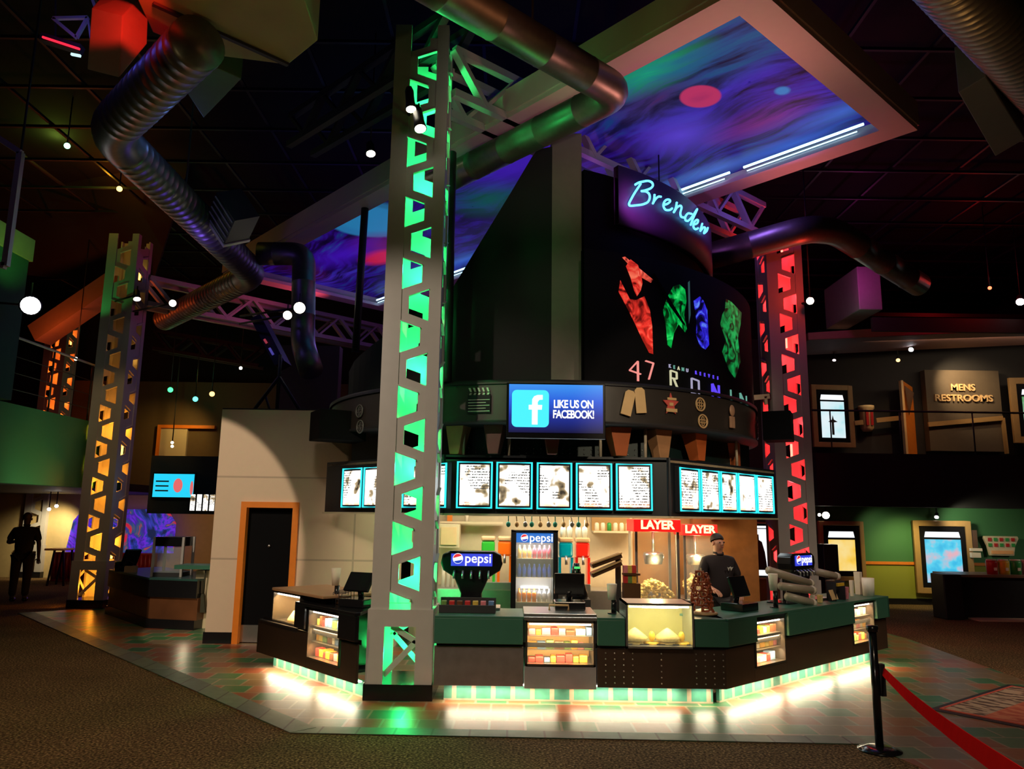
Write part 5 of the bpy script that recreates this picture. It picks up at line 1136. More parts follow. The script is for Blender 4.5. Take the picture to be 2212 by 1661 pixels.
# case on the back: cinema poster seen through the stand
# ================================================================ people
def skin(name, nodes, edges, m, parent, root=0, sub=2, tip=None):
    me = bpy.data.meshes.new(name); me.from_pydata([n[0] for n in nodes], edges, []); me.materials.append(m)
    o = bpy.data.objects.new(name, me); C.objects.link(o); o.parent = parent
    md = o.modifiers.new('skin', 'SKIN'); md.use_smooth_shade = True
    for i, v in enumerate(me.skin_vertices[0].data):
        r_ = nodes[i][1]; v.radius = (r_, r_) if not isinstance(r_, tuple) else r_; v.use_root = (i == root)
    s = o.modifiers.new('sub', 'SUBSURF'); s.levels = sub; s.render_levels = sub
    return o
def person(label, loc, rz, arms, shirt, trousers, hair, skinm, scale=1.0, logo_=False, cap=False):
    t = thing('person', label, 'person', loc, rz); t.scale = (scale,)*3
    (rE, rW), (lE, lW) = arms                       # elbow and wrist, right then left (person faces -y)
    S_r, S_l = (-0.19, 0.0, 1.40), (0.19, 0.0, 1.40)
    N = [((0, 0, 0.95), (0.12, 0.08)), ((0, 0, 1.15), (0.11, 0.07)), ((0, 0, 1.33), (0.11, 0.07)), ((0, -0.005, 1.47), 0.055), ((0, -0.01, 1.54), 0.055), ((0, -0.02, 1.62), (0.075, 0.09)), ((0, -0.015, 1.70), (0.07, 0.085)),
         (S_r, 0.05), (rE, 0.045), (rW, 0.030), (S_l, 0.05), (lE, 0.045), (lW, 0.030),
         ((-0.10, 0, 0.90), 0.095), ((-0.11, -0.01, 0.50), 0.062), ((-0.11, 0.02, 0.08), 0.042), ((-0.11, -0.13, 0.04), 0.04),
         ((0.10, 0, 0.90), 0.095), ((0.11, -0.01, 0.50), 0.062), ((0.11, 0.02, 0.08), 0.042), ((0.11, -0.13, 0.04), 0.04)]
    Ed = [(0, 1), (1, 2), (2, 3), (3, 4), (4, 5), (5, 6), (2, 7), (7, 8), (8, 9), (2, 10), (10, 11), (11, 12), (0, 13), (13, 14), (14, 15), (15, 16), (0, 17), (17, 18), (18, 19), (19, 20)]
    hands = []
    for (e, w_, base) in ((rE, rW, 9), (lE, lW, 12)):
        e = Vector(e); w_ = Vector(w_); d = (w_-e).normalized(); s_ = d.cross(Vector((0, 0, 1)));
        if s_.length < 0.2: s_ = Vector((1 if base == 9 else -1, 0, 0))
        s_.normalize(); u = s_.cross(d)
        palm = len(N); N.append((tuple(w_+d*0.07), (0.036, 0.02))); Ed.append((base, palm))
        for k in range(4):
            o_ = s_*(0.028-0.019*k); L = [0.068, 0.078, 0.072, 0.058][k]
            b0 = len(N); q = w_+d*0.085+o_; N.append((tuple(q), 0.0095)); N.append((tuple(q+d*L*0.55-u*0.012), 0.009)); N.append((tuple(q+d*L*0.9-u*0.034), 0.0075))
            Ed.append((palm, b0)); Ed.append((b0, b0+1)); Ed.append((b0+1, b0+2))
        b0 = len(N); q = w_+d*0.04+s_*0.03; N.append((tuple(q), 0.011)); N.append((tuple(q+s_*0.03+d*0.035-u*0.01), 0.0095)); Ed.append((palm, b0)); Ed.append((b0, b0+1))
    skin('body', N, Ed, skinm, t)
    # face: nose, eyes, ears and mouth grow from the head
    f = MB(); f.ball((0, -0.108, 1.63), 0.012, 0.02, 0.02).ball((-0.078, -0.01, 1.635), 0.012, 0.02, 0.03).ball((0.078, -0.01, 1.635), 0.012, 0.02, 0.03).build('face_relief', skinm, t)
    MB().ball((-0.03, -0.104, 1.652), 0.014, 0.008, 0.008).ball((0.03, -0.104, 1.652), 0.014, 0.008, 0.008).build('eyes', mat('eye_dark', (0.02, 0.015, 0.01), 0.2), t)
    MB().ball((0, -0.107, 1.590), 0.026, 0.008, 0.008).build('mouth', mat('lip', (0.35, 0.1, 0.08), 0.5), t)
    h = MB(); h.lathe([(0.083*math.sin(PI*i/16), 0.10*math.cos(PI*i/16)) for i in range(0, 9)], 18, M=Matrix.Translation((0, 0.008, 1.675)) @ Matrix.Diagonal((1.02, 1.22, 1.0, 1)) @ Matrix.Rotation(R(-22), 4, 'X'))
    h.build('hair', hair, t)
    SN = [((0, 0, 0.86), (0.19, 0.15)), ((0, 0, 1.15), (0.18, 0.14)), ((0, 0, 1.35), (0.19, 0.13)), ((0, 0.0, 1.49), (0.078, 0.075)), (S_r, 0.082), (tuple(Vector(S_r).lerp(Vector(rE), 0.85)), 0.068), (S_l, 0.082), (tuple(Vector(S_l).lerp(Vector(lE), 0.85)), 0.068)]
    skin('shirt', SN, [(0, 1), (1, 2), (2, 3), (2, 4), (4, 5), (2, 6), (6, 7)], shirt, t)
    MB().tube([(0.055*math.cos(a), -0.005+0.055*math.sin(a)-0.012*(math.sin(a) < 0), 1.515-0.02*(math.sin(a) < -0.5)) for a in [2*PI*k/16 for k in range(16)]], 0.014, 8, closed=True).build('collar', shirt, t)
    TN = [((0, 0, 0.97), (0.15, 0.12)), ((-0.10, 0, 0.88), 0.115), ((-0.11, -0.01, 0.50), 0.085), ((-0.11, 0.02, 0.10), 0.07), ((0.10, 0, 0.88), 0.115), ((0.11, -0.01, 0.50), 0.085), ((0.11, 0.02, 0.10), 0.07)]
    skin('trousers', TN, [(0, 1), (1, 2), (2, 3), (0, 4), (4, 5), (5, 6)], trousers, t)
    for sx_ in (-0.11, 0.11): MB().ball((sx_, -0.06, 0.045), 0.055, 0.14, 0.045).build('shoe', M_gloss, t)
    if logo_:
        b = MB(); b.prism([(0.03, 1.36), (0.05, 1.31), (0.06, 1.345), (0.075, 1.345), (0.085, 1.31), (0.12, 1.36), (0.10, 1.35), (0.08, 1.365), (0.05, 1.35)], 0.006, Matrix.Translation((0, -0.165, -0.02))); b.build('chest_logo', M_icon, t)
    return t
M_bshirt = mat('black_shirt', (0.014, 0.008, 0.012), 0.7); M_bhair = mat('dark_hair', (0.02, 0.01, 0.008), 0.6)
p = D(1552, 1240, 10.35)
person('man in a black shirt with a pale chest logo serving behind the counter', (p.x, 10.35, 0), R(18), (((-0.27, 0.02, 1.14), (-0.24, -0.26, 1.06)), ((0.30, -0.03, 1.14), (0.12, -0.30, 1.02))), M_bshirt, M_dark, M_bhair, M_skin, 1.0, True)
p = Zp(38, 1300); person('dark silhouetted person standing by the far left orange column', (p.x, p.y, 0), R(200), (((-0.26, 0.02, 1.14), (-0.27, -0.02, 0.88)), ((0.30, -0.03, 1.16), (0.22, -0.26, 1.18))), mat('silhouette_cloth', (0.003, 0.003, 0.003), 0.9), mat('silhouette_cloth', (0.003, 0.003, 0.003), 0.9), M_bhair, mat('silhouette_skin', (0.03, 0.016, 0.01), 0.7), 1.07)  # cloth and skin colours blackened to stand in for a figure in shade
light('face_light', 'POINT', (3.0, 9.75, 2.2), 3.5, (1.0, 0.35, 0.2), None, 0.1)
# ================================================================ left side of the hall
M_gfas = mat('green_fascia', (0.03, 0.20, 0.07), 0.7, var=0.05)
struct('wall_balcony', MB().box(-9.2, 10.0, 2.42, -8.95, 17.7, 3.82), M_gfas)
struct('floor_balcony', MB().box(-19, 9.0, 2.42, -9.2, 26.5, 2.6), M_dark)
struct('wall_balcony_end', MB().box(-18.0, 17.7, 2.42, -8.95, 17.9, 2.95), M_dark)
light('balcony_uplight', 'SPOT', (-7.7, 14.0, 1.2), 75, (0.75, 1.0, 0.55), (-8.95, 14.3, 2.75), 0.1, 70, 1.0)
struct('wall_tall', MB().box(-9.3, 9.0, 3.82, -8.7, 13.15, 6.35), mat('deep_green', (0.02, 0.10, 0.06), 0.7))
struct('trim_5', MB().box(-9.3, 9.0, 6.35, -8.66, 13.2, 6.75), mat('beige_cap', (0.42, 0.36, 0.2), 0.6))
light('cap_lamp', 'SPOT', (-7.8, 12.4, 5.6), 22, (0.3, 1.0, 0.15), (-8.7, 12.6, 6.6), 0.1, 90, 0.9)
t = thing('balcony_rail', 'thin dark railing above the green balcony front', 'railing')
MB().tube([(-9.05, 13.2, 5.05), (-9.05, 17.7, 5.05)], 0.025, 8).build('handrail', M_offw, t)
for y in (13.3, 14.8, 16.2, 17.6): MB().tube([(-9.05, y, 3.8), (-9.05, y, 5.05)], 0.02, 8).build('post', M_dark, t)
b = MB()
for z in (4.1, 4.4, 4.7): b.tube([(-9.05, 13.2, z), (-9.05, 17.7, z)], 0.008, 6)
b.build('wires', M_dark, t)
# dark hanging frame at the left edge
t = thing('steel_gantry', 'tall dark metal frame cropped by the left edge of the picture', 'frame')
P = [D(-60, 260, 9), D(45, 330, 9), D(12, 575, 9), D(-60, 560, 9)]
for i in range(4): MB().bar(P[i], P[(i+1) % 4], 0.07).build('steel_bar', M_offw, t)
MB().bar((P[1].x, P[1].y, P[1].z), (P[1].x, P[1].y, 9.0), 0.02).build('hanger_rod', M_dark, t)
# slanting orange-lit beam
t = thing('slanting_beam', 'diagonal beam glowing orange at its foot, upper left', 'beam')
MB().bar(D(85, 725, 18.5), D(285, 590, 18.2), 0.55, 0.45).build('beam', mat('beam_grey', (0.25, 0.2, 0.16), 0.6), t)
light('beam_lamp', 'POINT', D(120, 740, 17.6), 45, (1.0, 0.12, 0.02), None, 0.15)
light('beam_lamp', 'POINT', D(255, 650, 17.4), 2, (1.0, 0.05, 0.02), None, 0.15)
# rear wall upstairs with a door alcove
struct('wall_upper_rear', MB().box(-14.5, 25.0, 2.6, -3.0, 25.2, 6.2), mat('brown_wall', (0.12, 0.075, 0.035), 0.8))
t = thing('lit_alcove', 'tan lit doorway upstairs with an orange frame, left of the white wall', 'doorway')
Y = 24.88; a, b_ = sx(345, Y, 960), sx(402, Y, 960)
MB().box(a, Y, sz(985, Y, 370), b_, Y+0.1, sz(925, Y, 370)).build('alcove_panel', M_tan, t)
MB().box(a-0.1, Y-0.05, sz(985, Y, 370), a, Y+0.1, sz(918, Y, 370)).box(a, Y-0.05, sz(925, Y, 370), b_+0.9, Y+0.1, sz(918, Y, 370)).build('alcove_frame', M_orange, t)
light('alcove_lamp', 'SPOT', tuple(D(400, 870, 23.4)), 90, (1.0, 0.62, 0.15), tuple(D(375, 950, 24.6)), 0.1, 100, 0.9)
# stair-side structure dropping from upstairs and the screen bulkhead
t = thing('screen_bulkhead', 'dark navy bulkhead carrying a bright cyan screen, left of the white wall', 'bulkhead')
Y = 16.6
x0, x1 = sx(322, Y, 1050), sx(470, Y, 1050)
MB().box(x0, Y, sz(1110, Y, 400), x1, Y+1.2, sz(985, Y, 400)).build('bulkhead_box', mat('navy_panel', (0.012, 0.03, 0.05), 0.5), t)
t = thing('wall_screen', 'small bright cyan screen with dark text lines and a red picture', 'screen')
a, b_ = sx(334, Y, 1050), sx(421, Y, 1050); z0, z1 = sz(1074, Y, 375), sz(1024, Y, 375)
MB().box(a-0.03, Y-0.06, z0-0.03, b_+0.03, Y-0.001, z1+0.03).build('bezel', M_gloss, t)
MB().box(a, Y-0.068, z0, b_, Y-0.061, z1).build('screen_image', emat('screen_cyan', (0.02, 0.62, 0.9), 1.1), t)
tl = MB()
for k in range(3): tl.box(a+0.05, Y-0.072, z0+0.12+k*0.1, a+0.33, Y-0.069, z0+0.15+k*0.1)
tl.build('text_lines', M_dark, t)
MB().ball((a+0.53, Y-0.07, z0+0.25), 0.10, 0.004, 0.15).ball((b_-0.04, Y-0.07, z0+0.2), 0.035, 0.004, 0.15).build('picture', emat('picture_pink', (0.8, 0.15, 0.15), 1.0), t)
for k in range(4):
    a = sx(410+k*14, 16.54, 1085); bb = sx(422.5+k*14, 16.54, 1085)
    t = thing('menu_light', f'tiny overexposed menu panel, {["leftmost", "second", "third", "rightmost"][k]} of the four beside the white wall', 'menu board', (0, 0, 0), 0, 'tiny menu panels')
    MB().box(a, 16.54, sz(1105, 16.54, 435), bb, 16.61, sz(1066, 16.54, 435)).build('light_box', M_gloss, t)
    MB().box(a+0.012, 16.53, sz(1103, 16.54, 435), bb-0.012, 16.54, sz(1068, 16.54, 435)).build('menu_print', M_menu, t)
# colourful wall picture and red seats
pm = bpy.data.materials.new('colour_burst'); pm.use_nodes = True; nt = pm.node_tree; b = nt.nodes['Principled BSDF']; n = nt.nodes.new('ShaderNodeTexNoise'); n.inputs['Scale'].default_value = 1.1; n.inputs['Detail'].default_value = 4; n.inputs['Distortion'].default_value = 2.2
tc = nt.nodes.new('ShaderNodeTexCoord'); nt.links.new(tc.outputs['Object'], n.inputs[0]); cr = nt.nodes.new('ShaderNodeValToRGB'); e = cr.color_ramp.elements; e[0].position = 0.36; e[0].color = (0.01, 0.02, 0.08, 1); e[1].position = 0.66; e[1].color = (0.65, 0.02, 0.06, 1)
for p_, c in ((0.44, (0.03, 0.05, 0.45)), (0.50, (0.16, 0.03, 0.85)), (0.56, (0.05, 0.02, 0.35)), (0.60, (0.03, 0.1, 0.2))): x = e.new(p_); x.color = (*c, 1)
nt.links.new(n.outputs['Fac'], cr.inputs[0]); nt.links.new(cr.outputs[0], b.inputs['Emission Color']); nt.links.new(cr.outputs[0], b.inputs['Base Color']); b.inputs['Emission Strength'].default_value = 0.7
Y = 22.5
P = [D(140, 1195, Y), D(372, 1195, Y), D(378, 1130, Y), D(360, 1100, Y), D(180, 1100, Y), D(158, 1125, Y)]
o = MB().prism([(p.x, p.z) for p in P], 0.08, Matrix.Translation((0, Y, 0))).build('wall_picture', pm); tag(o, 'wide glowing wall picture of blue, violet and red bursts at the far left', 'picture')
struct('wall_snug', MB().box(-17.5, 23.0, 0, -6.5, 23.2, 2.42), mat('snug_cream', (0.55, 0.42, 0.2), 0.8))
light('snug_lamp', 'SPOT', tuple(D(120, 1095, 22.0)), 170, (1.0, 0.8, 0.45), tuple(D(112, 1170, 23.0)), 0.1, 100, 0.9)
light('snug_lamp', 'SPOT', tuple(D(420, 1120, 20.5)), 25, (1.0, 0.6, 0.2), tuple(D(430, 1190, 22.9)), 0.1, 120, 0.9)
t = thing('banquette', 'long dark red ribbed banquette below the glowing wall picture', 'seat')
x0, x1 = sx(112, 21.8, 1210), sx(330, 21.8, 1210); zb = sz(1193, 21.8, 160)
MB().box(x0, 21.8, 0, x1, 22.1, zb).build('back', mat('dark_red_vinyl', (0.22, 0.012, 0.012), 0.4), t, bevel=0.02)
rb = MB()
for k in range(24): rb.tube([(x0+0.08+k*(x1-x0-0.16)/23, 21.79, 0.1), (x0+0.08+k*(x1-x0-0.16)/23, 21.79, zb-0.05)], 0.035, 6)
rb.build('ribs', mat('dark_red_vinyl', (0.22, 0.012, 0.012), 0.4), t)
light('seat_lamp', 'AREA', (x0+2.0, 20.6, 2.3), 10, (1.0, 0.5, 0.3), (x0+2.0, 21.8, 0.5), 2.0)
t = thing('high_table', 'small high table with a pale top beside the cream wall', 'table')
Y = 20.5; x0, x1 = sx(95, Y, 1190), sx(138, Y, 1190); zt = sz(1185, Y, 115)
MB().box(x0, Y, zt-0.05, x1, Y+0.5, zt).build('tabletop', mat('pale_top', (0.75, 0.5, 0.25), 0.4), t, bevel=0.01)
for (x, y) in ((x0+0.25, Y+0.05), (x1-0.04, Y+0.05), (x0+0.25, Y+0.45), (x1-0.04, Y+0.45)): MB().bar((x, y, zt-0.05), (x-0.1 if x < x1-0.1 else x+0.1, y, 0), 0.04).build('leg', M_black, t)
# second small serving counter by the amber column
def gp(px, py): p = Zp(px, py); return (p.x, p.y)
c0, c1, c2 = (-7.75, 15.2), (-6.15, 13.45), (-5.25, 13.25)
t = thing('serving_counter', 'small dark angled serving counter beside the amber column', 'counter')
cpoly = [c0, c1, c2, (-5.1, 14.2), (-7.2, 16.2)]
MB().slab(cpoly, 0.0, 0.16).build('plinth', M_gloss, t)
MB().slab([(x+0.02, y+0.04) for x, y in cpoly], 0.16, 0.52).build('cabinet', mat('red_brown_wood', (0.13, 0.05, 0.02), 0.4, var=0.5, scale=3), t)
MB().slab([(x, y) for x, y in cpoly], 0.52, 0.80).build('top_band', M_gloss, t)
MB().slab([(x, y) for x, y in cpoly], 0.80, 0.83).build('worktop', mat('dark_teal_top', (0.03, 0.09, 0.08), 0.3), t)
t = thing('popcorn_cabinet', 'glass popcorn cabinet with a black header and pale posts on the small counter', 'popcorn machine')
Y = 13.7; x0, x1 = sx(328, Y, 1200), sx(397, Y, 1200); zt = sz(1160, Y, 360)
for x in (x0, x1-0.05):
    for y in (Y, Y+0.45): MB().box(x, y, 0.831, x+0.04, y+0.04, zt).build('post', M_offw, t)
MB().box(x0+0.05, Y-0.01, sz(1180, Y, 360), x1-0.05, Y+0.5, zt).build('header', M_gloss, t)
MB().box(x0+0.04, Y+0.01, 0.9, x1-0.05, Y+0.016, sz(1181, Y, 360)).build('glass', M_glass, t)
MB().box(x0+0.03, Y+0.02, 0.831, x1-0.05, Y+0.45, 0.9).build('tray', M_dark, t)
light('cabinet_lamp', 'POINT', (x0+0.25, Y+0.2, 1.45), 1.2, (1.0, 0.7, 0.4), None, 0.05)
t = thing('tablet_stand', 'black tilted till screen beside the amber column', 'till')
p = D(283, 1205, 14.6); MB(Matrix.Translation(p) @ Matrix.Rotation(R(-30), 4, 'Z') @ Matrix.Rotation(R(25), 4, 'Y')).box(-0.03, -0.15, -0.17, 0.03, 0.15, 0.17).build('screen', M_gloss, t, bevel=0.01)
MB().bar((p.x, p.y, 0.831), (p.x, p.y, p.z-0.1), 0.06).build('stand', M_gloss, t)
for i, (px, py, Y, r_, m, lab) in enumerate(((262, 1228, 14.9, 0.12, M_gloss, 'round black bin lid by the amber column'), (275, 1268, 14.55, 0.09, M_gold2, 'small tan box on the low part of the small counter'))):
    p = D(px, py, Y)
    o = (MB().lathe([(0, 0), (r_, 0), (r_, r_*1.4), (0, r_*1.6)], 14, M=Matrix.Translation((p.x, Y, 0.8305))) if i == 0 else MB().box(p.x-r_, Y, 0.8305, p.x+r_, Y+0.15, 0.8305+r_*1.3)).build('bin' if i == 0 else 'tan_box', m); tag(o, lab, 'bin' if i == 0 else 'box')
t = thing('hand_truck_rack', 'cream cabinet with a small green shelf left of the white wall', 'cabinet')
Y = 13.2; x0, x1 = sx(403, Y, 1300), sx(446, Y, 1300)
MB().box(x0, Y+0.3, 0, x1+0.1, Y+0.6, sz(1235, Y, 420)).build('carcass', M_cream, t)
MB().box(x0-0.3, Y+0.1, sz(1228, Y, 420)-0.02, x1+0.1, Y+0.6, sz(1222, Y, 420)).build('green_shelf', M_teal, t)
o = MB(Matrix.Translation((sx(428, Y, 1290), Y+0.2, 0))).hexa([(x*k, y*0.03, z) for z, k in ((sz(1326, Y, 428), 0.07), (sz(1285, Y, 428), 0.02)) for y in (-1, 1) for x in (-1, 1)]).tube([(0, 0, sz(1285, Y, 428)), (0.02, 0, sz(1225, Y, 428))], 0.015, 6).build('hanging_brush', mat('brush_olive', (0.03, 0.03, 0.015), 0.8)); tag(o, 'dark hand brush hanging on the cream cabinet', 'brush')
light('gap_lamp', 'POINT', (sx(428, Y, 1330), Y-0.5, 0.45), 4, (1.0, 0.8, 0.5), None, 0.05)
o = tag(MB(Matrix.Translation((sx(600, 12.5, 800), 12.6, 3.58))).tube([(0, 0, 0.62), (-0.42, 0, 0)], 0.03, 6).tube([(0, 0, 0.62), (0.42, 0, 0)], 0.03, 6).tube([(0, 0, 0.62), (0, 0, 0)], 0.03, 6).tube([(0, 0, 0.62), (0.0, 0, 1.0)], 0.03, 6).tube([(-0.2, 0, 0.28), (-0.1, 0, 0)], 0.02, 6).build('tripod_stand', M_black), 'black tripod stand on top of the white wall', 'tripod')
struct('ceiling_stand', MB().box(-4.58, 12.0, 3.56, -1.8, 15.0, 3.58), M_dark)
o = MB(Matrix.Translation((-3.9, 16.0, 0.0))).box(-1.1, 0, 0, 0.2, 0.3, 5.5).build('brown_pier', mat('brown_pier_paint', (0.10, 0.06, 0.035), 0.8)); tag(o, 'wide dim brown pier rising behind the white wall', 'pier')
t = thing('reel_prop', 'dark oversized slanted prop with small blue and red lit edges behind the white wall', 'prop')
MB().bar(D(560, 690, 14.5), D(612, 790, 14.5), 0.5, 0.2).build('prop_body', M_black, t)
MB().bar(D(571, 733, 14.2), D(576, 741, 14.2), 0.04).build('red_edge', emat('dim_red', (0.5, 0.05, 0.08), 0.6), t); MB().bar(D(582, 752, 14.2), D(590, 766, 14.2), 0.04).build('blue_edge', emat('dim_blue', (0.1, 0.08, 0.5), 0.6), t)

# ================================================================ right side of the hall
YF, YL, YU = 18.3, 18.95, 22.0
zfl, zfh = 2.30, sz(981, YF, 2000)
struct('wall_gallery', MB().box(7.3, YF, zfl, 17, YF+0.3, zfh), mat('gallery_black', (0.012, 0.013, 0.013), 0.8))
struct('floor_gallery', MB().box(7.3, YF+0.3, zfh-0.35, 17, 26.5, zfh-0.2), M_dark)
struct('ceiling_gallery', MB().box(7.3, YF+0.3, zfl, 17, 20.5, zfl+0.1), M_dark)
def two_tone():
    m = mat('green_over_olive', (0.05, 0.17, 0.07), 0.7); m = m.copy(); nt = m.node_tree; b = nt.nodes['Principled BSDF']; g_ = nt.nodes.new('ShaderNodeNewGeometry'); s_ = nt.nodes.new('ShaderNodeSeparateXYZ'); nt.links.new(g_.outputs['Position'], s_.inputs[0])
    c_ = nt.nodes.new('ShaderNodeMath'); c_.operation = 'GREATER_THAN'; c_.inputs[1].default_value = 0.98; nt.links.new(s_.outputs['Z'], c_.inputs[0])
    x_ = nt.nodes.new('ShaderNodeMix'); x_.data_type = 'RGBA'; x_.inputs[6].default_value = (0.28, 0.30, 0.03, 1); x_.inputs[7].default_value = (0.05, 0.19, 0.07, 1); nt.links.new(c_.outputs[0], x_.inputs[0]); nt.links.new(x_.outputs[2], b.inputs['Base Color']); return m
struct('wall_lower_right', MB().box(4.8, YL, 0, 17, YL+0.2, zfl), two_tone())
struct('trim_6', MB().box(6.5, YL-0.03, 0.93, 17, YL, 1.0), M_orange)
struct('baseboard_right', MB().box(6.5, YL-0.04, 0, 17, YL, 0.14), M_gloss)
struct('wall_upper_right', MB().box(6.5, YU, zfh-0.2, 17, YU+0.2, 7.2), mat('upper_wall', (0.03, 0.028, 0.028), 0.8))
struct('ceiling_upper_right', MB().box(8.5, 19.2, 7.2, 17, YU+0.2, 7.3), M_black)
light('wall_wash', 'SPOT', (9.5, 17.6, 2.25), 120, (1.0, 0.85, 0.35), (9.6, YL, 0.75), 0.1, 90, 0.9)
light('wall_wash', 'SPOT', tuple(D(2060, 1112, 18.0)), 50, (1.0, 0.9, 0.6), tuple(D(2130, 1150, YL)), 0.1, 100, 0.9)
light('wall_wash', 'SPOT', tuple(D(1900, 1112, 18.2)), 10, (1.0, 0.85, 0.5), tuple(D(1905, 1160, YL)), 0.1, 100, 0.9)
t = thing('gallery_rail', 'thin dark railing along the upper right gallery', 'railing')
zr = sz(888, YF, 2000); MB().tube([(7.3, YF+0.1, zr), (17, YF+0.1, zr)], 0.025, 8).build('handrail', M_dark, t)
for px in (1795, 1945, 2103): x = sx(px, YF+0.1, 930); MB().tube([(x, YF+0.1, zfh), (x, YF+0.1, zr)], 0.018, 8).build('post', M_dark, t)
# poster cases
def print_mat(name, cols, scale=2.0, s=1.0):
    m = bpy.data.materials.new(name); m.use_nodes = True; nt = m.node_tree; b = nt.nodes['Principled BSDF']; n = nt.nodes.new('ShaderNodeTexNoise'); n.inputs['Scale'].default_value = scale; n.inputs['Detail'].default_value = 3
    tc = nt.nodes.new('ShaderNodeTexCoord'); nt.links.new(tc.outputs['Object'], n.inputs[0]); cr = nt.nodes.new('ShaderNodeValToRGB'); e = cr.color_ramp.elements; e[0].position = 0.3; e[0].color = (*cols[0], 1); e[1].position = 0.68; e[1].color = (*cols[-1], 1)
    for i, c in enumerate(cols[1:-1]): x = e.new(0.42+0.18*i/max(1, len(cols)-2)); x.color = (*c, 1)
    nt.links.new(n.outputs['Fac'], cr.inputs[0]); nt.links.new(cr.outputs[0], b.inputs['Emission Color']); b.inputs['Emission Strength'].default_value = s; b.inputs['Base Color'].default_value = (0.05, 0.05, 0.05, 1); return m
def poster(px0, py0, px1, py1, Y, fr, pad, cols, label, yaw=0, s=1.0, scale=2.0, extra=None):
    x0, x1 = sx(px0, Y, (py0+py1)/2), sx(px1, Y, (py0+py1)/2); z0, z1 = sz(py1, Y, (px0+px1)/2), sz(py0, Y, (px0+px1)/2); W = x1-x0; H = z1-z0
    t = thing('poster_case', label, 'poster', (x0, Y, z0), R(yaw), 'lit poster cases')
    f = MB(); f.box(0, -0.10, 0, fr, 0.0, H).box(W-fr, -0.10, 0, W, 0.0, H).box(fr, -0.10, 0, W-fr, 0, fr).box(fr, -0.10, H-fr, W-fr, 0, H); f.build('case_frame', M_gold, t, bevel=0.01)
    MB().box(fr, -0.06, fr, W-fr, -0.02, H-fr).build('black_mount', M_gloss, t)
    a, b_ = fr+pad, W-fr-pad
    MB().box(a, -0.07, fr+pad, b_, -0.06, H-fr-pad*2.6).build('poster_print', print_mat('print_'+label[:12], cols, scale, s), t)
    MB().prism([(a, H-fr-pad*2.2), (b_, H-fr-pad*2.2), (b_-0.03, H-fr-pad*1.1), (a+0.03, H-fr-pad*1.1)], 0.01, Matrix.Translation((0, -0.07, 0))).build('title_light', emat('title_white', (0.9, 0.95, 1.0), 1.3), t)
    if extra: extra(t, a, b_, fr+pad, H-fr-pad*2.6)
    return t
dk = mat('print_dark', (0.03, 0.035, 0.03), 0.5)
def fig1(t, a, b_, z0, z1):
    w_ = b_-a; h = z1-z0; MB().prism([(a+w_*0.15, z0+h*0.12), (a+w_*0.85, z0+h*0.12), (a+w_*0.75, z0+h*0.5), (a+w_*0.62, z0+h*0.72), (a+w_*0.48, z0+h*0.76), (a+w_*0.47, z0+h*0.88), (a+w_*0.38, z0+h*0.88), (a+w_*0.37, z0+h*0.74), (a+w_*0.24, z0+h*0.68)], 0.006, Matrix.Translation((0, -0.078, 0))).build('printed_figure', dk, t)
def fig2(t, a, b_, z0, z1):
    w_ = b_-a; h = z1-z0; MB().prism([(a+w_*0.42, z0+h*0.08), (a+w_*0.52, z0+h*0.08), (a+w_*0.52, z0+h*0.42), (a+w_*0.68, z0+h*0.44), (a+w_*0.52, z0+h*0.5), (a+w_*0.48, z0+h*0.62), (a+w_*0.44, z0+h*0.5), (a+w_*0.28, z0+h*0.44), (a+w_*0.42, z0+h*0.42)], 0.006, Matrix.Translation((0, -0.078, 0))).build('printed_spire', dk, t)
poster(1752, 832, 1846, 966, 21.6, 0.14, 0.13, [(0.3, 0.75, 0.8), (0.6, 0.85, 0.9), (0.85, 0.9, 0.95)], 'upstairs poster case with a pale blue print of a dark thin spire', 6, 1.0, 1.5, fig2)
poster(2182, 818, 2300, 958, 21.6, 0.18, 0.14, [(0.02, 0.12, 0.03), (0.05, 0.35, 0.06), (0.5, 0.7, 0.6)], 'upstairs poster case with a green print, cropped by the right edge', -6, 0.8, 3)
poster(1768, 1126, 1868, 1254, 18.85, 0.10, 0.13, [(0.55, 0.3, 0.02), (0.95, 0.6, 0.08), (0.95, 0.8, 0.4)], 'poster case with a plain yellow print behind the right run', 4, 1.0, 1.5)
poster(1974, 1125, 2091, 1281, 18.9, 0.13, 0.12, [(0.02, 0.42, 0.72), (0.03, 0.5, 0.8), (0.08, 0.62, 0.85), (0.75, 0.42, 0.5)], 'slanted poster case with a light blue print dotted with small shapes', -8, 1.0, 3.0)
poster(1610, 1128, 1668, 1250, 18.95, 0.03, 0.05, [(0.7, 0.72, 0.7), (0.9, 0.92, 0.92), (0.95, 0.97, 1)], 'white poster with one dark standing shape seen past the attendant', 0, 1.1, 1.2, fig1)
# popcorn cup sign, orange doorway, lettering
t = thing('cup_wall_sign', 'cream drum-shaped wall lamp with red strips, upstairs', 'wall lamp')
p = D(1872, 905, 21.8); MB(Matrix.Translation(p)).lathe([(0.0, -0.36), (0.12, -0.36), (0.18, -0.26), (0.19, 0.26), (0.22, 0.30), (0.22, 0.38), (0, 0.38)], 16).build('drum', M_gold2, t); MB(Matrix.Translation(p)).box(-0.1, -0.21, -0.2, -0.03, -0.17, 0.22).box(0.03, -0.21, -0.2, 0.1, -0.17, 0.22).build('red_strip', M_red, t)
light('cup_lamp', 'SPOT', (p.x, p.y-0.8, p.z+0.8), 8, (1.0, 0.8, 0.5), tuple(p), 0.05, 60, 0.8)
t = thing('orange_doorway', 'narrow orange doorway standing open upstairs', 'doorway')
Y = 21.4; a, b_ = sx(1955, Y, 900), sx(1996, Y, 900); z0, z1 = zfh-0.2, sz(822, Y, 1955)
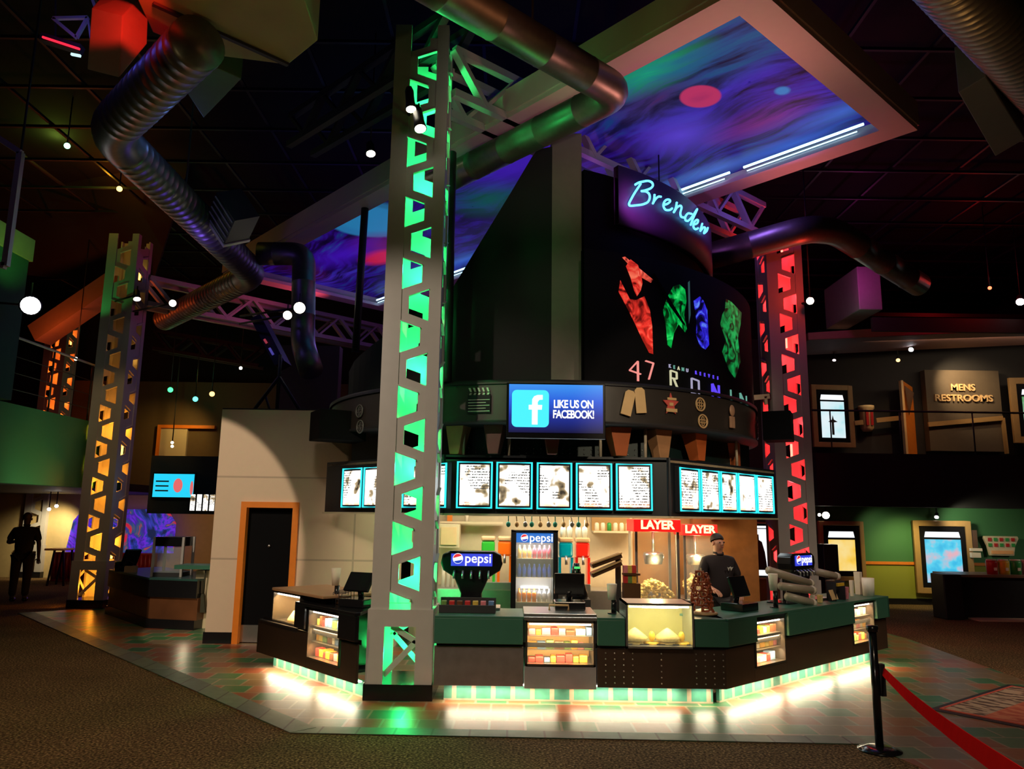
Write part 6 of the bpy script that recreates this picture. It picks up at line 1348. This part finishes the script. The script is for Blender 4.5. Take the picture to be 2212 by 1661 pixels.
MB().hexa([(a, Y, z0), (b_, Y+0.5, z0), (a, Y+0.06, z0), (b_, Y+0.56, z0), (a, Y, z1), (b_, Y+0.5, z1-0.1), (a, Y+0.06, z1), (b_, Y+0.56, z1-0.1)]).build('door_leaf', M_orange, t)
MB().box(a-0.06, Y-0.04, z0, a, Y+0.1, z1).build('edge_strip', M_gold2, t)
MB().prism([(a+0.05, z1-0.15), (a+0.3, z1-0.35), (a+0.12, z1-1.0)], 0.02, Matrix.Translation((0, Y-0.01, 0))).build('shadow_patch', M_wood, t)  # flat dark triangle standing in for a shadow on the door leaf
light('door_lamp', 'SPOT', (a+0.1, Y-1.6, z1+0.5), 50, (1.0, 0.6, 0.25), (a+0.25, Y, z0+1.0), 0.05, 70, 0.8)
Y = 21.7
t = thing('restroom_sign', 'raised gold lettering for the mens restrooms on a brown wall panel', 'sign')
a, b_ = sx(2000, Y, 840), sx(2160, Y, 840)
MB().box(a, Y, zfh+0.4, b_, Y+0.25, 6.3).build('panel', mat('panel_brown', (0.11, 0.08, 0.05), 0.7), t)
p = D(2078, 838, Y); text_mb('MENS', 0.27, Matrix.Translation((p.x, Y-0.03, p.z)), 0.05, bold=0.005, sx=1.05).build('lettering', M_gold2, t)
p = D(2080, 861, Y); text_mb('RESTROOMS', 0.27, Matrix.Translation((p.x, Y-0.03, p.z)), 0.05, bold=0.005, sx=1.1).build('lettering', M_gold2, t)
light('sign_wash', 'SPOT', tuple(D(2080, 770, 20.6)), 200, (1.0, 0.72, 0.4), tuple(D(2080, 830, 21.7)), 0.05, 80, 0.9)
t = thing('gold_dado', 'thin gold border strips along the upper right wall', 'trim')
for (x0_, y0_, x1_, y1_) in ((1846, 914, 1864, 912), (1893, 908, 1953, 902), (1953, 902, 1958, 978), (2005, 917, 2166, 903), (2166, 903, 2175, 980)):
    MB().bar(D(x0_, y0_, 21.62), D(x1_, y1_, 21.62), 0.05, 0.13).build('gold_strip', M_gold, t)
# lower right condiment counter
t = thing('condiment_counter', 'long black counter against the green wall at the right edge', 'counter')
a = sx(2078, 16.3, 1300)
MB().box(a, 16.3, 0.0, 16.5, 17.2, 0.84).build('counter_body', M_black, t); MB().box(a-0.05, 16.25, 0.84, 16.5, 17.25, 0.89).build('worktop', mat('tan_edge_top', (0.25, 0.17, 0.1), 0.4), t)
MB().box(a+0.1, 15.9, 0.0, 16.5, 16.3, 0.03).build('pale_foot_strip', mat('pale_strip', (0.6, 0.45, 0.3), 0.6), t)
o = MB().box(sx(2036, 16.2, 1300), 16.1, 0, sx(2076, 16.2, 1300), 16.6, 0.9).build('waste_bin', M_black, bevel=0.02); tag(o, 'square black waste bin at the left end of the black counter', 'bin')
t = thing('cup_box_rack', 'brown and white stacked cup rack on the wall behind the black counter', 'rack')
Y = 18.65
MB().box(sx(2094, Y, 1180), Y, sz(1183, Y, 2100), sx(2113, Y, 1180), Y+0.3, sz(1145, Y, 2100)).build('brown_box', M_wood, t)
MB().box(sx(2092, Y, 1180), Y-0.1, sz(1190, Y, 2100), sx(2116, Y, 1180), Y+0.3, sz(1184, Y, 2100)).box(sx(2092, Y, 1180), Y-0.1, sz(1204, Y, 2100), sx(2112, Y, 1180), Y+0.3, sz(1193, Y, 2100)).build('cup_lids', M_cup, t)
t = thing('bucket_wall_sign', 'cream bucket-shaped wall sign with red and green tiles', 'sign')
Y = 18.85; p = D(2160, 1178, Y); MB(Matrix.Translation(p)).prism([(-0.30, -0.24), (0.28, -0.24), (0.32, -0.02), (0.42, 0.16), (0.40, 0.22), (-0.40, 0.22), (-0.42, 0.16), (-0.34, -0.02)], 0.08, Matrix.Translation((0, -0.08, 0))).build('bucket', M_cream, t, bevel=0.01)
for r_ in range(2):
    for k in range(5): MB(Matrix.Translation(p)).box(-0.33+k*0.14-(-0.0), -0.10, 0.10-r_*0.13, -0.25+k*0.14, -0.081, 0.18-r_*0.13).build('tile', [M_red, M_grnp][(k+r_) % 2], t)
MB(Matrix.Translation(p)).box(-0.27, -0.10, -0.2, 0.25, -0.081, -0.12).build('orange_foot', mat('sign_orange', (0.85, 0.4, 0.15), 0.5), t)
for px, m, c in ((2143, M_red, 'red'), (2168, M_yel, 'yellow'), (2194, M_grnp, 'green'), (2219, packs[7], 'pink')):
    Y = 16.55; x = sx(px, Y, 1230)
    t = thing('shaker_tub', f'{c} seasoning tub with a white badge on the black counter', 'tub', (x, Y, 0.891), 0, 'seasoning tubs on the black counter')
    MB().lathe([(0, 0), (0.10, 0), (0.115, 0.24), (0.105, 0.28), (0, 0.28)], 18).build('tub', m, t); MB().cyl((0, 0, 0.28), 0.10, 0.03, 16).build('lid', M_cup, t); MB().box(-0.03, -0.122, 0.08, 0.03, -0.112, 0.14).build('badge', M_cup, t)
light('tub_lamp', 'SPOT', (12.6, 15.2, 2.2), 70, (1, 0.9, 0.7), (12.0, 16.8, 1.0), 0.1, 90, 0.9)
o = MB().box(sx(1780, 15.0, 1210), 15.0, 0, sx(1812, 15.0, 1210), 15.4, sz(1176, 15.0, 1795)).build('black_tower', M_gloss, bevel=0.01); tag(o, 'plain black tower cabinet in front of the yellow poster', 'cabinet')
o = MB().box(sx(1764, 20.5, 640), 18, sz(668, 18, 1840), sx(1905, 18, 640), 20.0, sz(575, 18, 1840)).build('hanging_duct_box', mat('box_grey', (0.3, 0.3, 0.28), 0.6), bevel=0.02); tag(o, 'large hanging duct box lit red and violet right of the red column', 'duct')
light('box_lamp', 'POINT', tuple(D(1860, 600, 17.2)), 20, (0.8, 0.05, 0.5), None, 0.1)
light('box_lamp', 'POINT', tuple(D(1820, 690, 17.6)), 3, (0.8, 1.0, 0.7), None, 0.1)
o = MB().prism([(0, 0), (3.2, 0.2), (9, 0.55), (9, 0.65), (3.2, 0.45), (0, 0.2)], 2.0, Matrix.Translation((sx(1745, 19, 720), 19.0, sz(735, 19, 1760)))).build('curved_soffit', mat('soffit_red', (0.22, 0.10, 0.08), 0.7), bevel=0.02); tag(o, 'long dim red edge of the upper soffit right of the red column', 'soffit')
t = thing('corner_bracket', 'small pale corner bracket beside the last banner letter', 'bracket')
MB().bar(D(1628, 859, 13.6), D(1662, 856, 13.6), 0.05, 0.09).bar(D(1653, 856, 13.6), D(1655, 874, 13.6), 0.05).build('bracket', M_cream, t)
light('bracket_lamp', 'POINT', tuple(D(1645, 850, 13.1)), 1.5, WARM, None, 0.05)

# ---- belt barrier
def stanchion(x, y, label):
    t = thing('belt_post', label, 'barrier post', (x, y, 0), 0, 'belt barrier posts')
    MB().lathe([(0, 0), (0.18, 0), (0.18, 0.012), (0.10, 0.035), (0, 0.04)], 28).build('base', M_gloss, t)
    MB().tube([(0, 0, 0.03), (0, 0, 1.0)], 0.034, 18).build('post', M_gloss, t)
    MB().lathe([(0, 0.99), (0.05, 0.99), (0.05, 1.04), (0, 1.045)], 20).build('cap', M_gloss, t)
    MB().box(0.03, -0.03, 0.45, 0.08, 0.03, 0.72).build('belt_head', M_black, t, bevel=0.006)
    return t
stanchion(3.22, 7.03, 'black belt barrier post standing where carpet meets tile')
e_ = D(2290, 1742, 2.1); stanchion(e_.x, e_.y, 'black belt barrier post out past the right edge')
s_ = Vector((3.28, 7.0, 0.66)); bl_ = []
for k in range(13):
    u = k/12; p = s_.lerp(e_, u); p.z -= 0.10*math.sin(PI*u)*0.4; bl_.append(p)
hw = Vector((0.012, 0.004, 0.032)); v = []
for p in bl_:
    for a_ in (-1, 1):
        for b_ in (-1, 1): v.append(p + Vector((0.0015*b_, 0, 0)) + hw*a_)
f = []
for k in range(12):
    i = 4*k; j = i+4; f += [(i, j, j+2, i+2), (i+1, i+3, j+3, j+1), (i, i+1, j+1, j), (i+2, j+2, j+3, i+3)]
f += [(0, 2, 3, 1), (48, 49, 51, 50)]
o = MB().add(v, f).build('barrier_belt', mat('belt_red', (0.8, 0.012, 0.012), 0.9, spec=0.0)); tag(o, 'long red webbing belt stretched from the post toward the camera', 'belt')
light('belt_fill', 'SPOT', (0.6, -0.6, 3.4), 260, (1.0, 0.8, 0.65), (2.9, 4.5, 0.6), 0.1, 50, 0.9)  # unseen spot added by the camera to brighten the belt
# ---- floor mat
def mat_rug():
    m = bpy.data.materials.new('printed_mat'); m.use_nodes = True; nt = m.node_tree; b = nt.nodes['Principled BSDF']; N = nt.nodes.new; Lk = nt.links.new
    tc = N('ShaderNodeTexCoord'); sp = N('ShaderNodeSeparateXYZ'); Lk(tc.outputs['Object'], sp.inputs[0]); mp = N('ShaderNodeMapping'); mp.inputs['Scale'].default_value = (14, 5, 1); Lk(tc.outputs['Object'], mp.inputs[0])
    n = N('ShaderNodeTexNoise'); n.inputs['Scale'].default_value = 1.0; Lk(mp.outputs[0], n.inputs[0]); cr = N('ShaderNodeValToRGB'); e = cr.color_ramp.elements; e[0].position = 0.46; e[0].color = (0.10, 0.05, 0.03, 1); e[1].position = 0.52; e[1].color = (0.42, 0.28, 0.17, 1); Lk(n.outputs['Fac'], cr.inputs[0])
    c2 = N('ShaderNodeValToRGB'); e = c2.color_ramp.elements; e[0].position = 0.46; e[0].color = (0.42, 0.07, 0.03, 1); e[1].position = 0.54; e[1].color = (0.55, 0.16, 0.07, 1); Lk(n.outputs['Fac'], c2.inputs[0])
    g_ = N('ShaderNodeMath'); g_.operation = 'LESS_THAN'; g_.inputs[1].default_value = -0.38; Lk(sp.outputs['Y'], g_.inputs[0]); mx = N('ShaderNodeMix'); mx.data_type = 'RGBA'; Lk(g_.outputs[0], mx.inputs[0]); Lk(cr.outputs[0], mx.inputs[6]); Lk(c2.outputs[0], mx.inputs[7]); Lk(mx.outputs[2], b.inputs['Base Color']); b.inputs['Roughness'].default_value = 0.9
    return m
t = thing('floor_mat', 'floor mat with cream and red print on the dark tiles at the lower right', 'mat', (4.59, 8.49, 0.0065), math.atan2(1.15, 1.48))
MB().box(-0.12, -1.45, 0, 2.0, 0.1, 0.008).build('rubber_backing', M_black, t)
MB().box(0, -1.35, 0.008, 1.87, 0.0, 0.016).build('printed_field', mat_rug(), t)
MB().box(-0.03, -1.38, 0.008, 0.0, 0.03, 0.018).box(1.87, -1.38, 0.008, 1.9, 0.03, 0.018).box(0, 0, 0.008, 1.87, 0.03, 0.018).build('red_border', mat('mat_red', (0.55, 0.08, 0.04), 0.8), t)

# ================================================================ lamp fixtures
def can(px, py, Y, aim, r_, lens, label, hang=True, L=None, grp='spot lamps on the columns and ducts'):
    r_ = r_*0.8; p = D(px, py, Y); a = Vector(aim) if aim is not None else CAM; d = (a-p).normalized(); L = L or r_*(5.2 if (px, py) in ((908, 278), (888, 236)) else 3.2)
    t = thing('spot_lamp', label, 'lamp', (0, 0, 0), 0, grp)
    MB().tube([p - d*L, p - d*L*0.85, p - d*L*0.3, p], [r_*0.6, r_*0.85, r_*0.9, r_*1.12], 16).build('housing', M_black, t)
    MB().tube([p - d*0.005, p + d*0.004], r_*0.95, 18).build('lens', lens, t)
    q = p - d*L*0.5; zt_ = q.z + r_*2.6
    tgt = {373: (-8.2, 16.0), 296: (-8.6, 15.98), 66: (-8.75, 12.2), 647: (-5.15, 14.0), 621: (-5.15, 14.0), 908: (-1.17, 8.6), 888: (-1.3, 8.6), 1750: (5.3, 13.6)}.get(px)
    if tgt: MB().tube([q, (tgt[0], tgt[1], q.z)], 0.02, 6).build('mounting_arm', M_black, t)
    if px > 1740 and q.z < 2.3: zt_ = 2.31
    elif px > 1740 and Y > 20: zt_ = 7.21
    elif px < 300 and q.z < 2.42 and Y > 17.9: zt_ = 2.43
    elif (px, py) not in ((908, 278), (888, 236), (296, 646), (373, 655), (647, 665), (621, 681), (66, 660)): zt_ = 9.5
    MB().tube([q + Vector((0, 0, r_*0.9)), (q.x, q.y, zt_)], 0.012, 6).build('hanger', M_black, t)
    return t
can(908, 278, 8.2, D(1030, 1000, 7.0), 0.085, M_lens, 'lower of the two black spot lamps clamped on the green column')
can(888, 236, 8.2, D(960, 1000, 7.4), 0.075, M_lens, 'upper of the two black spot lamps clamped on the green column')
can(801, 332, 11.0, D(850, 900, 9.5), 0.09, M_lens, 'black spot lamp with a sliver of light left of the green column')
can(296, 646, 15.4, D(320, 1100, 14), 0.09, M_lens, 'black spot lamp pointing down on the left of the amber column')
can(373, 655, 15.2, None, 0.09, M_lens, 'round bright spot lamp on the right of the amber column')
can(647, 665, 13.2, None, 0.13, M_lens, 'larger of the two bright lamps on the vertical duct')
can(621, 681, 13.2, None, 0.10, M_lens, 'smaller of the two bright lamps on the vertical duct')
can(66, 660, 12.2, D(400, 800, 3), 0.19, M_lensw, 'very bright white floodlight on the green wall at the far left')
can(1750, 650, 13.3, None, 0.085, M_lens, 'bright round lamp right of the red column')
can(1784, 1113, 18.75, None, 0.11, M_lens, 'round bright lamp under the gallery right of the red column')
can(1770, 1112, 18.75, None, 0.05, M_lens, 'small dim lamp just left of the round one under the gallery')
can(2023, 1117, 18.75, D(2000, 1400, 16), 0.06, M_lensw, 'small tilted lamp above the light blue poster')
can(1968, 755, 20.5, D(1900, 900, 18), 0.08, M_lensw, 'white lamp above the orange doorway')
can(1940, 778, 20.8, D(1940, 900, 18), 0.07, emat('lens_amber', (1, 0.55, 0.2), 3), 'amber lamp left of the white lamp above the orange doorway')
can(1802, 778, 20.8, D(1800, 900, 20), 0.06, emat('lens_pinkwhite', (1, 0.75, 0.8), 5), 'small pinkish lamp above the pale blue upstairs poster')
can(2204, 652, 18.0, D(2200, 1000, 14), 0.12, M_lensw, 'slim white lamp cropped by the right edge')
can(2138, 622, 17.5, None, 0.055, emat('lens_red', (1, 0.10, 0.04), 6), 'lamp glowing red on the dark ceiling at the right')
can(145, 315, 13.0, None, 0.07, emat('lens_mint', (0.35, 1.0, 0.55), 4), 'lamp glowing green on the dark ceiling at the upper left')
can(258, 408, 14.0, None, 0.07, emat('lens_gold', (1.0, 0.6, 0.15), 4), 'lamp glowing amber on the dark ceiling at the upper left')
can(1436, 957, 11.0, D(1500, 1200, 8), 0.05, emat('lens_soft', (1, 0.9, 0.8), 2), 'tiny lamp between two wooden brackets under the ledge')
for px, py, c, nm in ((368, 842, (0.05, 0.9, 0.2), 'green'), (422, 862, (0.1, 0.8, 0.6), 'teal'), (458, 851, (1.0, 0.5, 0.15), 'orange')):
    can(px, py, 22.5, None, 0.10, emat('lens_'+nm, c, 3.5), f'distant small {nm} lamp above the lit doorway', grp='distant coloured lamps')
    light('tint_lamp', 'POINT', tuple(D(px, py-14, 23.0)), 5, c, None, 0.05)
for i, (px, py, Y, lab) in enumerate(((242, 828, 19, 'distant white lamp above the balcony end, upper'), (242, 840, 19, 'distant white lamp above the balcony end, lower'), (164, 775, 18, 'tiny white lamp beside the balcony handrail'), (106, 1100, 20, 'left of the twin tiny lamps on the cream wall'), (122, 1093, 20, 'right of the twin tiny lamps on the cream wall'), (372, 956, 24, 'upper of two tiny lamps in the lit doorway'), (372, 964, 24, 'lower of two tiny lamps in the lit doorway'), (520, 795, 20, 'tiny white lamp under the dim truss'))):
    can(px, py, Y, None, 0.055, M_lensw if i in (0, 1, 3, 4) else M_lens, lab, grp='tiny distant lamps')
struct('ceiling_left_drop', MB().add([D(-200, 150, 15.5), D(420, 330, 15.5), D(330, 620, 19), D(-200, 560, 19)], [(0, 1, 2, 3)]), mat('drop_black', (0.02, 0.016, 0.012), 0.9))
bpy.data.objects['ceiling_left_drop'].modifiers.new('thick', 'SOLIDIFY').thickness = 0.1
light('glow_lamp', 'POINT', tuple(D(120, 313, 14.6)), 9, (0.55, 0.9, 0.1), None, 0.05)
light('glow_lamp', 'POINT', tuple(D(128, 300, 15.0)), 8, (1.0, 0.15, 0.02), None, 0.05)
light('glow_lamp', 'POINT', tuple(D(228, 406, 15.6)), 9, (1.0, 0.45, 0.02), None, 0.05)
light('glow_lamp', 'POINT', tuple(D(245, 400, 16.0)), 6, (1.0, 0.08, 0.02), None, 0.05)
o = MB().box(sx(1880, 18.2, 620), 18.2, sz(716, 18.2, 2000), 17, 18.3, 6.9).build('wall_drop_right', mat('drop_black', (0.02, 0.016, 0.012), 0.9)); o['kind'] = 'structure'
light('glow_lamp', 'POINT', tuple(D(2134, 622, 17.75)), 26, (1.0, 0.01, 0.01), None, 0.05)
# ================================================================ sub-parts hang under the part they belong to
SUBS = {'menu_print': 'light_box', 'monitor_face': 'monitor', 'lit_panel': 'tower_body', 'tap': 'tower_body', 'letter_f': 'screen_image', 'logo_tile': 'screen_image', 'screen_lettering': 'screen_image',
        'logo_disc': 'lit_panel|header', 'logo_swoosh': 'lit_panel|header', 'logo_word': 'lit_panel|header', 'printed_figure': 'poster_print', 'printed_spire': 'poster_print', 'header_lettering': 'header_box',
        'lens': 'housing', 'text_lines': 'screen_image', 'picture': 'screen_image', 'peephole': 'door_leaf', 'kick_plate': 'door_leaf', 'neon_letter': 'sign_band', 'badge': 'tub', 'chest_logo': 'shirt', 'collar': 'shirt', 'slate_lines': 'slate', 'kettle_arm': 'kettle', 'mural': 'panel_frame'}
for root in [o for o in bpy.data.objects if o.parent is None]:
    kids = {}
    for c in root.children: kids.setdefault(c.name.split('.')[0], c)
    for c in list(root.children):
        for cand in SUBS.get(c.name.split('.')[0], '').split('|'):
            p_ = kids.get(cand)
            if p_ is not None and p_ is not c and (p_.parent is root or cand in ('lit_panel',)) and not any(True for _ in ()): 
                if cand == 'lit_panel': p_ = kids.get('tower_body', p_)
                c.parent = p_; break
